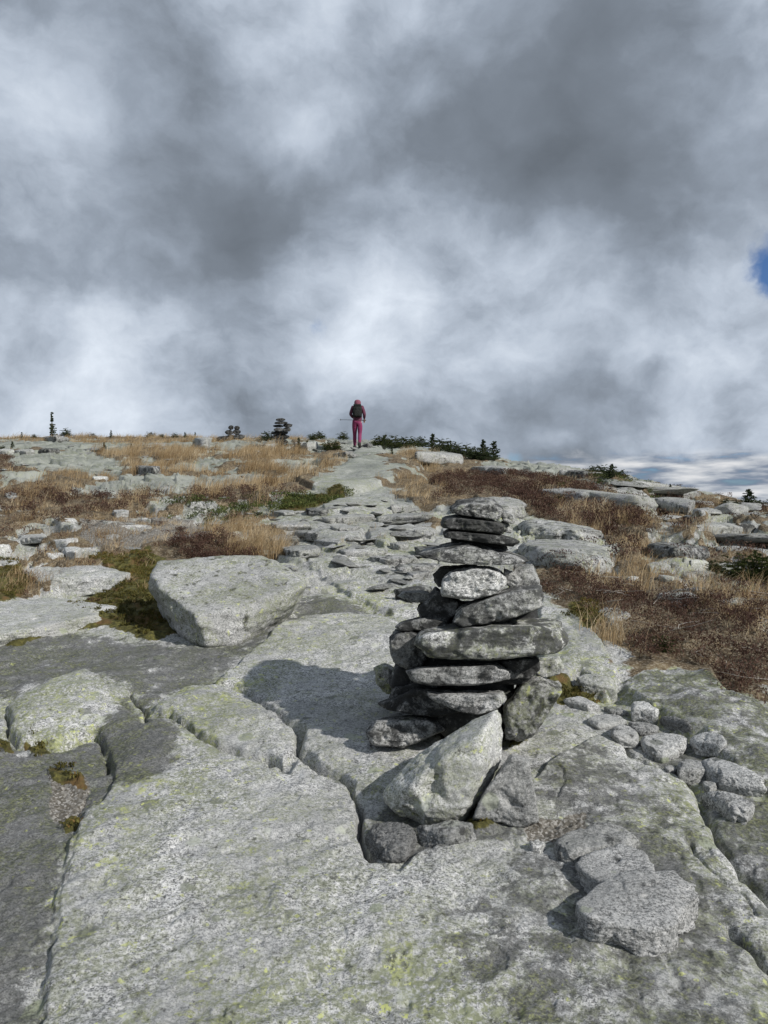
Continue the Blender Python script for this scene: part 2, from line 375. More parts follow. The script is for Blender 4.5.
def rock_nodes(N, vec, dark, lich, tone, gmin=.32, dmix=.88, dcol=(.042, .043, .041)):
    """granite gneiss: speckled minerals, black and map lichens; returns colour and a height for bump"""
    fol = N.map(vec, rot=(.2, .1, .5), sc=(1, 1.25, 1.35))
    macro = N.noise(vec, 1.7, 5, .6)
    mott = N.noise(fol, 19, 8, .74)
    grain = N.noise(fol, 88, 5, .72)
    fine = N.noise(vec, 200, 3, .65)
    a = N.ss(mott, .36, .64); g = N.ss(grain, .38, .62)
    v = N.m('ADD', N.m('MULTIPLY', a, .36), N.m('MULTIPLY', g, .64))
    col = N.ramp(v, [(0, (.10, .103, .106)), (.26, (.235, .238, .238)), (.50, (.47, .47, .465)), (1, (.76, .755, .74))])
    col = N.mix(N.ss(fine, .55, .63), col, (.05, .05, .048))
    col = N.mix(N.m('MULTIPLY', N.ss(fine, .42, .32), .7), col, (.76, .755, .73))
    col = N.mix(N.ss(macro, .40, .68, .0, .55), col, (.16, .165, .155))
    calm = N.ss(N.noise(vec, 3.1, 4, .6), .38, .64); col = N.mix(N.m('MULTIPLY', calm, .42), col, (.33, .333, .325))
    # round crusty lichen colonies of several kinds
    wv = N.vm('ADD', vec, N.vm('SCALE', N.noise(vec, 26, 4, .7, col=True), sc=.035))
    vo = N.new('ShaderNodeTexVoronoi'); N.put(vo.inputs['Vector'], wv); vo.inputs['Scale'].default_value = 8.5
    sc3 = N.new('ShaderNodeSeparateColor'); N.l.new(vo.outputs['Color'], sc3.inputs[0])
    rad = N.m('MULTIPLY_ADD', sc3.outputs[1], .26, .08)
    cm = N.m('MULTIPLY', N.ss(N.m('SUBTRACT', vo.outputs['Distance'], rad), .03, -.03), N.ss(sc3.outputs[0], .52, .56)); cm = N.m('MULTIPLY', cm, N.ss(grain, .30, .46, .35, 1))
    cc = N.ramp(sc3.outputs[2], [(0, (.085, .09, .082)), (.35, (.15, .16, .13)), (.55, (.27, .30, .20)), (.8, (.46, .475, .42)), (1, (.52, .53, .48))])
    col = N.mix(N.m('MULTIPLY', cm, .72), col, cc)
    # grey green film
    gg = N.noise(vec, 4.5, 7, .70)
    film = N.m('MULTIPLY', N.ss(gg, .42, .56), N.ss(N.noise(vec, 60, 3, .6), .35, .6))
    col = N.mix(N.m('MULTIPLY', film, N.m('MULTIPLY_ADD', lich, 1.0, .0), clamp=True), col, (.205, .222, .125))
    # yellow green map lichen
    l1 = N.noise(vec, 11, 6, .68, .3); l2 = N.noise(vec, 70, 4, .7)
    thr = N.m('MULTIPLY_ADD', lich, -.20, .69)
    yl = N.m('MULTIPLY', N.ss(N.m('SUBTRACT', l1, thr), 0, .09), N.ss(l2, .42, .56))
    col = N.mix(N.m('MULTIPLY', yl, .72), col, (.36, .385, .155))
    # bright small thalli
    l3 = N.noise(vec, 24, 4, .6); col = N.mix(N.m('MULTIPLY', N.m('MULTIPLY', N.ss(l3, .635, .665), N.ss(l2, .36, .5)), N.m('MULTIPLY', lich, 1.1, clamp=True)), col, (.50, .53, .20))
    # black crust lichen; around the notched foreground stone it paints contact shade
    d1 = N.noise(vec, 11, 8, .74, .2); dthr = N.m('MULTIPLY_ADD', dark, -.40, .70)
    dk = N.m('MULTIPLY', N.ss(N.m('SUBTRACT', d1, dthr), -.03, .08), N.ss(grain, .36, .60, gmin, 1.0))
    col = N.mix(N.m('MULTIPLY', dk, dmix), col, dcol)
    sp = N.ss(N.noise(vec, 30, 7, .78), .575, .64); col = N.mix(N.m('MULTIPLY', sp, .8), col, (.055, .055, .053))
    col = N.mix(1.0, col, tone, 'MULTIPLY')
    hgt = N.m('ADD', N.m('MULTIPLY', mott, .45), N.m('ADD', N.m('MULTIPLY', grain, .36), N.m('MULTIPLY', fine, .16)))
    return col, hgt
def bump(N, h, dist, strength=1.0):
    b = N.new('ShaderNodeBump'); N.put(b.inputs['Height'], h); b.inputs['Distance'].default_value = dist; b.inputs['Strength'].default_value = strength
    return b.outputs[0]
def stone_mat():
    m, N, out = new_mat('stone_granite')
    tc = N.new('ShaderNodeTexCoord').outputs['Object']; oi = N.new('ShaderNodeObjectInfo')
    vec = N.vm('ADD', tc, N.vm('SCALE', oi.outputs['Location'], sc=7.31))
    def oa(n):
        q = N.new('ShaderNodeAttribute', attribute_type='OBJECT', attribute_name=n); return q.outputs['Fac']
    t = oa('tone'); cmb = N.new('ShaderNodeCombineColor')
    for i in range(3): N.l.new(t, cmb.inputs[i])
    col, h = rock_nodes(N, vec, oa('dark'), oa('lichen'), cmb.outputs[0], .8, .92, (.030, .031, .031))
    principled(N, out, col, .85, bump(N, h, .012), .25); return m
def ground_mat():
    m, N, out = new_mat('bedrock_ground')
    pos = N.new('ShaderNodeNewGeometry').outputs['Position']
    at_ = N.new('ShaderNodeAttribute', attribute_name='mask'); sep = N.new('ShaderNodeSeparateColor'); N.l.new(at_.outputs['Color'], sep.inputs[0])
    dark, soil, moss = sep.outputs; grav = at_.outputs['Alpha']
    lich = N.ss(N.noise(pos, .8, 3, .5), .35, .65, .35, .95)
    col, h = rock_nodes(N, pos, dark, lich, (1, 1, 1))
    dist = N.vm('LENGTH', pos); far = N.ss(dist, 7, 19)
    col = N.mix(N.m('MULTIPLY', far, .68), col, N.mix(N.ss(N.noise(pos, 1.3, 5, .6), .35, .65), (.13, .145, .12), (.29, .305, .265)))
    sn = N.noise(pos, 9, 6, .7); s2 = N.noise(pos, 60, 3, .6)
    sc = N.ramp(sn, [(.3, (.035, .028, .018)), (.5, (.10, .072, .042)), (.62, (.19, .15, .09)), (.75, (.23, .20, .15))])
    sc = N.mix(N.ss(s2, .5, .65), sc, (.27, .23, .17))
    br = N.m('ADD', soil, N.m('MULTIPLY', N.m('SUBTRACT', N.noise(pos, 14, 6, .7), .5), 1.1))
    col = N.mix(N.ss(br, .42, .58), col, sc)
    gn = N.new('ShaderNodeTexVoronoi'); N.put(gn.inputs['Vector'], pos); gn.inputs['Scale'].default_value = 120
    gc = N.ramp(gn.outputs['Color'], [(.1, (.08, .07, .055)), (.5, (.15, .138, .118)), (.9, (.36, .345, .32))])
    gb = N.m('ADD', grav, N.m('MULTIPLY', N.m('SUBTRACT', N.noise(pos, 20, 5, .7), .5), 1.0))
    col = N.mix(N.ss(gb, .45, .6), col, gc)
    mc = N.ramp(N.noise(pos, 45, 6, .7), [(.3, (.022, .022, .008)), (.5, (.075, .07, .022)), (.68, (.16, .145, .04))])
    mc = N.mix(N.ss(N.noise(pos, 6, 4, .6), .52, .66), mc, (.12, .075, .03))
    mb = N.m('ADD', moss, N.m('MULTIPLY', N.m('SUBTRACT', N.noise(pos, 22, 6, .7), .5), 1.1))
    col = N.mix(N.ss(mb, .42, .58), col, mc)
    fs = N.ss(dist, 70, 200); fc = N.mix(N.noise(pos, .02, 5, .6), (.03, .045, .022), (.08, .075, .035)); col = N.mix(fs, col, fc)
    hh = N.m('ADD', h, N.m('MULTIPLY', N.m('MAXIMUM', soil, moss), N.m('MULTIPLY', s2, 1.2)))
    principled(N, out, col, .86, bump(N, hh, .008), .25); return m
def leaf_mat(name, stops, trans=.3, rough=.7):
    m, N, out = new_mat(name)
    a = N.new('ShaderNodeAttribute', attribute_name='rnd'); c = N.ramp(a.outputs['Fac'], stops)
    d = N.new('ShaderNodeBsdfPrincipled'); N.put(d.inputs['Base Color'], c); d.inputs['Roughness'].default_value = rough; d.inputs['Specular IOR Level'].default_value = .2
    t = N.new('ShaderNodeBsdfTranslucent'); N.put(t.inputs[0], c)
    x = N.new('ShaderNodeMixShader'); x.inputs[0].default_value = trans; N.l.new(d.outputs[0], x.inputs[1]); N.l.new(t.outputs[0], x.inputs[2])
    N.l.new(x.outputs[0], out.inputs[0]); return m
def cloth_mat(name, c1, c2, scale=30, rough=.8):
    m, N, out = new_mat(name); tc = N.new('ShaderNodeTexCoord').outputs['Object']
    n = N.noise(tc, scale, 5, .6); principled(N, out, N.mix(n, c1, c2), rough, bump(N, n, .01), .3); return m
M = dict(stone=stone_mat(), ground=ground_mat(),
  tan=leaf_mat('dry_tan_grass', [(0, (.12, .075, .035)), (.3, (.28, .19, .095)), (.65, (.47, .35, .20)), (1, (.64, .54, .38))]),
  heath=leaf_mat('red_brown_heath', [(0, (.03, .018, .013)), (.4, (.075, .040, .030)), (.75, (.135, .078, .056)), (.93, (.16, .125, .075)), (1, (.24, .20, .16))]),
  moss=leaf_mat('moss_olive', [(0, (.028, .026, .008)), (.5, (.085, .078, .02)), (.85, (.17, .15, .04)), (1, (.22, .13, .05))]),
  needle=leaf_mat('spruce_needles', [(0, (.02, .034, .016)), (.5, (.055, .08, .032)), (1, (.12, .14, .055))], .15),
  yneedle=leaf_mat('low_green_shrub_leaves', [(0, (.02, .03, .01)), (.5, (.06, .08, .02)), (1, (.14, .155, .045))], .2),
  bark=cloth_mat('spruce_bark', (.05, .042, .035), (.14, .12, .105), 40),
  trous=cloth_mat('magenta_trousers', (.17, .025, .075), (.25, .042, .12), 18), jacket=cloth_mat('maroon_jacket', (.085, .024, .045), (.155, .048, .085), 18),
  hood=cloth_mat('pink_hood', (.14, .04, .065), (.28, .10, .14), 25), pack=cloth_mat('backpack_fabric', (.008, .009, .009), (.022, .025, .022), 40),
  boot=cloth_mat('boot_leather', (.02, .018, .016), (.05, .042, .035), 40, .6), skin=cloth_mat('skin', (.42, .25, .18), (.50, .31, .24), 10, .5),
  pole=cloth_mat('grey_pole_metal', (.16, .17, .18), (.22, .23, .24), 60, .4), hair=cloth_mat('brown_hair', (.04, .022, .012), (.08, .045, .025), 60, .6),
  twig=cloth_mat('bleached_twig', (.30, .27, .24), (.45, .42, .38), 50))
# ------------------------------------------------------------------ stones
def ico(sub):
    bm = bmesh.new(); bmesh.ops.create_icosphere(bm, subdivisions=sub, radius=1)
    V = np.array([v.co[:] for v in bm.verts]); F = np.array([[v.index for v in f.verts] for f in bm.faces]); bm.free(); return V, F
ICO = {}
def get_ico(s):
    if s not in ICO: ICO[s] = ico(s)
    return ICO[s]
def planes(q):
    bm = bmesh.new()
    for p in q: bm.verts.new(p)
    bmesh.ops.convex_hull(bm, input=bm.verts); bm.normal_update()
    bm.faces.ensure_lookup_table(); P = []
    fs = [(f.calc_area(), np.array(f.normal[:]), float(np.dot(f.normal, f.verts[0].co))) for f in bm.faces if f.calc_area() > 1e-6]
    bm.free(); fs.sort(key=lambda t: -t[0])
    for a, n, d in fs:
        if d < 0: n, d = -n, -d
        if any(n@m > .985 and abs(d-e) < .12 for m, e in P): continue
        P.append((n, max(d, .04)))
    return np.array([p[0] for p in P]), np.array([p[1] for p in P])
def stone_verts(hulls, sub=5, p=34, amp=.024, seed=0, pitamp=.004, warp=.06, origin=None, chip_=.12, rough=.5):
    allp = np.vstack(hulls); lo, hi = allp.min(0), allp.max(0); c = (lo+hi)/2 if origin is None else np.asarray(origin); s = (hi-lo)/2+1e-6
    D, F = get_ico(sub); r = np.zeros(len(D))
    for h in hulls:
        Nn, d = planes((h-c)/s)
        q = np.maximum(D@Nn.T, 0)/d[None]
        r = np.maximum(r, np.minimum(1/np.maximum((q**p).sum(1)**(1/p), 1e-3), 1.75))
    V = D*r[:, None]*s; L = float(np.prod(s)**(1/3))*2
    sd = seed*3.77
    # uneven lumps, split layers along the bedding, chipped corners, grain
    nl = f3(V/L*1.6, 3, sd); bed = np.stack([V[:, 0]*.35, V[:, 1]*.35, V[:, 2]*2.6], 1)/L
    nb = f3(bed*3.0+.5*nl[:, None], 4, sd+5, .6); nf = f3(V/L*8, 5, sd+9, .62)
    chip = np.minimum(f3(V/L*3.3, 3, sd+14)+.15, 0)
    U = V/np.linalg.norm(V, axis=1)[:, None]; w = np.minimum(np.linalg.norm(V, axis=1), L*.5)/(L*.5)
    k = (warp*.55*nl+.9*amp*nb+rough*amp*nf+chip_*chip)*L*w
    V = V+U*k[:, None]
    V = V+U*(pitamp*f3(V*70, 3, sd+3, .65)*w)[:, None]
    return V, F, c
def stone_obj(name, hulls, label, cat='stone', group=None, tone=1.0, dark=.25, lich=.35, sub=5, **kw):
    V, F, c = stone_verts(hulls, sub, **kw)
    b = np.array([0, 0, V[:, 2].min()]); me = mesh_np(name, V-b, F, M['stone'])
    o = link(name, me, tuple(c+b)); o['tone'] = tone; o['dark'] = dark; o['lichen'] = lich
    return tag(o, label, cat, group)
SEED = [0]
def face_hull(poly, Y, D, fs=.84, ft=.92, drop=.06, bs=.86):
    """solid behind a surveyed outline: nose polygon in front, outline at its widest, smaller back"""
    P = np.array(poly, float); c = P.mean(0); lo, hi = P.min(0), P.max(0); H = hi[1]-lo[1]; pts = []
    for u, v in P:
        t = (hi[1]-v)/max(H, 1e-6); pts.append(at(u, v, Y+D*(.10+.55*t)))
        pts.append(at(c[0]+(u-c[0])*ft, c[1]+(v-c[1])*fs+drop*H, Y))
        pts.append(at(c[0]+(u-c[0])*bs, c[1]+(v-c[1])*bs, Y+D))
    return np.array(pts)
def cairn_stone(label, poly, Y, D, tone=.7, dark=.5, lich=.2, sub=6, group='stones of the big cairn', name='cairn_stone', **kw):
    hk = {k: kw.pop(k) for k in ('fs', 'ft', 'drop', 'bs') if k in kw}; SEED[0] += 1
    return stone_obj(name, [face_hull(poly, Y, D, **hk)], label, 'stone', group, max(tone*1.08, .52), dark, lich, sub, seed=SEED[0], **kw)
def ground_hull(poly, fr=.35, sink=.05, top=.90, hmax=.6, foot=1.0, grow=1.0):
    P = np.array(poly, float); P = P.mean(0)+(P-P.mean(0))*grow; lo, hi = P.min(0), P.max(0); H = hi[1]-lo[1]
    Y0 = hit((lo[0]+hi[0])/2, hi[1])[1]; h = min(fr*H*Y0/FOC, hmax)
    T = np.array([hit(u, lo[1]+(v-lo[1])*(1-fr), h) for u, v in P])
    Ymax = Y0+max(2.2*(hi[0]-lo[0])*Y0/FOC, .25); T[:, 1] = np.minimum(T[:, 1], Ymax)
    g = HZ(T[:, 0], T[:, 1]); c = T.mean(0); pts = []
    zt = np.median(g)+h
    for q, gg in zip(T, g):
        e = q[:2]-c[:2]; zz = .65*(gg+h)+.35*zt
        pts.append([*(c[:2]+e*top), zz]); pts.append([*(c[:2]+e*1.0), gg+h*.55]); pts.append([*(c[:2]+e*1.02*foot), gg-sink])
    return np.array(pts)
def ground_stone(label, poly, fr=.35, tone=.95, dark=.25, lich=.35, sub=5, group=None, name='rock', cat='rock', more=(), **kw):
    SEED[0] += 1; hk = {k: kw.pop(k) for k in ('sink', 'top', 'hmax', 'foot', 'grow') if k in kw}
    foot_ = 0; hs = [ground_hull(poly, fr, **hk)]+[ground_hull(q, f, **hk) for q, f in more]
    return stone_obj(name, hs, label, cat, group, tone, dark, lich, sub, seed=SEED[0], **kw)
def Z(ox, oy, k, pts): return [(ox+u/k, oy+v/k) for u, v in pts]
z1 = lambda *p: Z(340, 480, 2.743, p)
z2 = lambda *p: Z(340, 680, 2.743, p)
z3 = lambda *p: Z(520, 640, 3.012, p)
z5 = lambda *p: Z(380, 480, 4.267, p)
z6 = lambda *p: Z(500, 440, 2.866, p)
zc = lambda *p: Z(160, 440, 2.743, p)
zl = lambda *p: Z(0, 430, 4.267, p)
def build_stones():
    cs = cairn_stone
    # ---- the big cairn, top to bottom
    cs('topmost flat grey slab capping the big cairn', z5((298,112),(330,84),(400,74),(480,80),(522,112),(526,150),(505,168),(400,156),(306,138)), 3.36, .34, .72, .62, .2, fs=.72, drop=.14)
    cs('small rounded end stone tucked right of the big cairn cap slab', z5((516,132),(545,128),(570,145),(580,170),(565,188),(530,180),(518,160)), 3.46, .2, .85, .35, .2, sub=5)
    cs('second flat dark stone of the big cairn with a yellow lichened right tip', z5((256,180),(270,155),(310,147),(400,157),(480,168),(522,180),(542,212),(520,234),(400,222),(270,206)), 3.35, .36, .72, .7, .35, fs=.72)
    cs('small pale wedge at the right end of the second flat dark stone', z5((520,172),(548,185),(566,210),(560,228),(530,222),(518,195)), 3.48, .2, 1.0, .3, .3, sub=5)
    cs('third thin nearly black slab under the top pair of the big cairn', z5((260,222),(280,206),(340,205),(420,217),(520,232),(575,250),(594,264),(570,282),(500,276),(400,258),(275,246)), 3.34, .38, .62, .75, .1, fs=.7)
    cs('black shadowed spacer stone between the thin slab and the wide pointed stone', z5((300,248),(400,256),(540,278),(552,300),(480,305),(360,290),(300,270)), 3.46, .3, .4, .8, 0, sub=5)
    cs('wide pointed grey stone jutting out both sides near the cairn top', z5((152,308),(210,284),(330,258),(385,256),(480,286),(590,316),(644,346),(560,360),(440,364),(300,352),(205,332)), 3.28, .46, .85, .62, .2, fs=.74, drop=.12)
    cs('bright whitish block facing forward in the middle of the cairn', z5((252,485),(262,420),(292,386),(400,365),(474,366),(524,388),(552,412),(540,452),(500,492),(400,509),(262,498)), 3.26, .38, 1.15, .3, .1, fs=.84, ft=.90, drop=.03)
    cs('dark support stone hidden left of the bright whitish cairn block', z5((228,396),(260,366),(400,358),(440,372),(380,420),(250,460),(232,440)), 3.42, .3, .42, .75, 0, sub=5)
    cs('small grey stone wedged right of the bright whitish cairn block', z5((530,378),(570,392),(604,424),(590,452),(556,462),(535,440)), 3.42, .26, .85, .35, .15, sub=5)
    cs('grey upright stone at the right rear of the cairn waist', z1((478,232),(528,228),(545,262),(545,320),(520,345),(480,300)), 3.58, .26, .85, .35, .3, sub=5)
    cs('slanting mottled block leaning up to the right in the cairn', z1((302,395),(318,355),(350,338),(400,318),(480,288),(552,284),(560,318),(552,345),(480,376),(400,396),(330,409)), 3.22, .42, .95, .66, .2)
    cs('dark inner stone left of the slanting mottled block', z1((212,348),(262,290),(300,330),(345,335),(300,395),(225,390)), 3.40, .34, .5, .7, 0, sub=5)
    cs('small flat stone jutting left from the cairn waist', z1((156,318),(172,304),(235,302),(262,322),(240,338),(190,334)), 3.45, .3, .7, .45, .1, sub=5)
    cs('dark flat stone lying on the upright left stone of the cairn', z1((148,402),(170,386),(230,372),(300,385),(305,405),(230,412),(165,416)), 3.36, .36, .55, .65, .1, sub=5)
    cs('longest block of the cairn, black and white with yellow lichen specks', z1((203,440),(212,412),(240,402),(340,402),(420,389),(520,377),(598,380),(622,410),(633,442),(612,470),(540,484),(400,497),(240,491)), 3.16, .46, 1.15, .62, .6, fs=.76, drop=.10)
    cs('rounded dark upright stone on the left flank of the cairn', z1((134,432),(150,410),(200,402),(238,420),(246,470),(225,515),(190,525),(150,502),(136,468)), 3.32, .34, .52, .55, .1)
    cs('pale lichened stone showing under the right end of the longest block', z1((532,490),(600,482),(616,512),(600,535),(548,545),(530,525)), 3.55, .28, 1.1, .2, .5, sub=5)
    cs('dark stone behind the lens shaped stone of the cairn', z1((440,488),(540,482),(545,520),(520,545),(450,548)), 3.34, .3, .45, .6, .1, sub=5)
    cs('smooth lens shaped grey stone below the longest block', z1((178,520),(212,508),(290,512),(350,502),(440,503),(480,522),(470,545),(380,562),(260,568),(200,555)), 3.18, .42, .72, .5, .05, fs=.8)
    cs('yellow green lichened stone low on the left flank of the cairn', z1((94,512),(125,500),(170,525),(192,552),(180,578),(130,588),(100,562)), 3.62, .26, .8, .3, 1.0, sub=5)
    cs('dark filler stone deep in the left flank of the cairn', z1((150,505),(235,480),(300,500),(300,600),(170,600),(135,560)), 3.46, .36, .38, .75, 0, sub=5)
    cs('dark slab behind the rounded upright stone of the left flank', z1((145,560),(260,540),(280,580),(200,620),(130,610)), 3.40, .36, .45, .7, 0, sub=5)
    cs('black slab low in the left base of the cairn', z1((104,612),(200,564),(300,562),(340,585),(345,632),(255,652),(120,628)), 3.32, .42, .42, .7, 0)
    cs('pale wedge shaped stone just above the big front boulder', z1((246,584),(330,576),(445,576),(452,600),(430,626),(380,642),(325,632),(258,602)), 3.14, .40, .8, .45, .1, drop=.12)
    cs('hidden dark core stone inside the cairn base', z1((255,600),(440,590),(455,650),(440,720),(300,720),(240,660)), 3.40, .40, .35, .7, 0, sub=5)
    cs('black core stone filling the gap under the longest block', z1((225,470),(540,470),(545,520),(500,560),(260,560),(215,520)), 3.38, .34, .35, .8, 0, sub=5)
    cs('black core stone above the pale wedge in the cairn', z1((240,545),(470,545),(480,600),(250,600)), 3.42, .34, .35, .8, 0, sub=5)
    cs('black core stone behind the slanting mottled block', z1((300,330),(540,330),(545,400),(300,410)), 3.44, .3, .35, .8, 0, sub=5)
    cs('loose dark grey stone lying flat at the left foot of the cairn', z1((70,688),(90,660),(140,650),(200,644),(268,655),(286,678),(232,710),(170,738),(88,726)), 3.28, .36, .72, .5, .1)
    cs('tall lichened slab standing at the right rear of the cairn base', z1((452,612),(498,548),(545,532),(606,556),(600,590),(552,636),(530,700),(490,718),(448,714)), 3.34, .36, .8, .5, .7, fs=.86, drop=.04)
    cs('big pale boulder leaning at the front of the cairn, yellow lichen at its lower tip', z2((116,312),(135,280),(180,235),(230,195),(285,158),(360,112),(405,90),(442,74),(453,120),(450,200),(420,262),(372,345),(340,395),(300,408),(232,406),(142,352)), 2.74, .42, 1.3, .22, .45, fs=.66, ft=.62, drop=.06, warp=.05)
    gs = ground_stone; gb = dict(group='stones of the big cairn', name='cairn_stone', cat='stone')
    gs('rounded charcoal stone on the ground left below the front boulder', z2((62,432),(70,405),(95,380),(150,374),(200,390),(218,415),(212,445),(185,500),(130,517),(84,492)), .32, .42, .3, 0, 6, p=14, top=.85, foot=.85, sink=.02, **gb)
    gs('low grey stone propping the front boulder from below', z2((210,432),(300,402),(355,384),(372,405),(360,425),(300,452),(225,458)), .6, .8, .4, .1, 5, **gb)
    Yt = hit(505, 826)[1]; cs('triangular pinkish grey slab leaning right of the front boulder', z2((362,384),(400,310),(445,235),(472,200),(516,214),(524,300),(530,345),(541,386),(512,402),(440,399)), Yt-.02, .28, .82, .25, .02, fs=.93, ft=.95, drop=0)
    # ---- loose stones in front right
    gs = ground_stone
    gs('large flat speckled grey stone with a notched left side in the right foreground', z3((163,842),(225,768),(290,715),(390,660),(470,692),(552,765),(530,820),(480,885),(470,940),(400,960),(300,944),(200,895)), .27, .86, .3, .0, 6, more=[(z3((163,688),(198,642),(290,602),(375,640),(430,760),(400,830),(330,820),(190,735)), .24)], p=30, warp=.04, top=.96, foot=.98, sink=.02)
    gs('grey rock half hidden behind the notched foreground stone', z3((98,622),(150,575),(245,538),(308,548),(370,600),(330,650),(200,665),(150,682),(108,662)), .3, .8, .3, .1, 6, top=.85, foot=.9)
    gs('small pale pebble beside the foot of the triangular slab', z2((518,452),(540,434),(562,445),(566,460),(548,476),(526,470)), .4, 1.1, .1, .1, 4)
    row = 'stones strewn in a line right of the cairn'
    for lab, poly, fr, tone, sub in (
      ('flat pale stone at the upper left end of the strewn line', z3((198,242),(222,224),(260,219),(305,226),(326,250),(285,272),(232,272)), .4, 1.15, 5),
      ('grey stone slanting down beside the flat pale stone of the line', z3((274,268),(300,248),(330,258),(358,290),(358,326),(310,318),(277,288)), .45, .95, 5),
      ('small white upright stone at the top of the strewn line', z3((333,186),(370,179),(402,205),(421,226),(415,260),(370,250),(335,235)), .6, 1.3, 5),
      ('dark low stone wedged under the white upright stone', z3((325,242),(370,244),(420,262),(415,285),(362,292),(330,270)), .4, .7, 5),
      ('dark grey wedge right of the white upright stone', z3((418,232),(455,222),(490,244),(524,266),(500,284),(432,252)), .5, .6, 5),
      ('broad smooth beige grey stone in the middle of the strewn line', z3((362,290),(410,276),(472,274),(506,290),(500,330),(432,377),(392,357),(366,325)), .35, 1.1, 6),
      ('rough pale stone behind the middle of the strewn line', z3((508,302),(560,270),(612,280),(626,310),(602,352),(525,338)), .4, 1.2, 5),
      ('grey block low between the beige stone and the biggest strewn stone', z3((470,372),(500,354),(560,364),(567,420),(522,437),(476,412)), .45, .85, 5),
      ('biggest stone of the strewn line, long and pale grey', z3((543,355),(575,343),(640,370),(735,428),(747,468),(692,476),(602,442),(552,395)), .4, 1.15, 6),
      ('long brownish grey stone at the lower end of the strewn line', z3((545,462),(600,444),(660,470),(712,506),(683,566),(640,546),(560,497)), .42, .85, 6),
      ('small stone stuck behind the long brownish stone', z3((548,424),(580,420),(594,440),(572,466),(550,450)), .5, .8, 4),
      ('little wedge under the beige grey stone of the line', z3((432,378),(455,372),(474,392),(470,408),(448,400)), .5, .8, 4),
      ('narrow pale stone just below the grassy ledge by the line', z3((128,176),(180,163),(215,190),(244,217),(205,218),(165,198)), .45, 1.15, 5),
      ('grey flat stone above the flat pale stone of the line', z3((250,197),(300,203),(332,230),(300,232),(268,222)), .45, .9, 5)):
        gs(lab, poly, fr*.85, tone*.98, .25, .05, sub, group=row, p=20, top=.80, foot=.84, sink=.01, grow=1.03, rough=.12, chip_=.16, pitamp=.0018, warp=.04, amp=.012)
    gs('pale rounded rock end lying above the grassy ledge right of the cairn', z3((165,112),(200,95),(250,98),(284,130),(296,165),(288,190),(240,165),(190,140)), .35, 1.1, .2, .35, 5)
    # ---- left: boulder and slabs
    SEED[0] += 1
    bh = []
    for u, v, um, vm, dy in ((184,638,170,603,0),(204,648,196,617,-.03),(234,645,229,623,-.03),(252,637,264,612,0),(290,602,307,582,.03),(162,612,150,588,.04)):
        q = hit(u, v); bh.append(q); bh.append(at(um, vm, q[1]+dy)); bh.append(q+[0, .25, -.05])
    Yb = hit(204, 648)[1]
    bh += [at(u, v, Yb+dy) for u, v, dy in ((150,577,.45),(159,559,.80),(179,559,.80),(225,559,.88),(258,555,.92),(293,569,.70),(308,584,.40))]
    bh += [q-[0, 0, z] for q, z in ((at(160,566,Yb+.8), .35), (at(258,560,Yb+.9), .4), (at(290,575,Yb+.65), .3))]
    stone_obj('rock', [np.array(bh)], 'big pale lichened boulder tilted towards the viewer left of the path', 'rock', None, 1.02, .32, .6, 6, seed=SEED[0], p=44, warp=.03, amp=.02, chip_=.05)
    if 0: gs('big pale lichened boulder tilted towards the viewer left of the path', [(151,578),(160,559),(179,560),(192,566),(225,560),(258,556),(292,570),(306,584),(287,603),(250,636),(232,642),(200,648),(179,636),(160,612),(151,592)], .34, 1.15, .28, .8, 6, p=20, top=.97, sink=.02, warp=.045, amp=.03)
    gs('large flat slab at the left edge below the mossy strip', [(-70,625),(-40,606),(0,611),(54,594),(121,605),(104,615),(67,627),(8,645),(-40,650)], .16, 1.15, .2, .4, 6, top=.98, hmax=.12)
    gs('flat pale slab behind the mossy strip on the left', [(20,567),(60,563),(100,566),(131,573),(122,581),(85,585),(63,593),(38,582)], .2, 1.1, .2, .3, 6, top=.97)
    left = 'small rocks among the grass on the left'
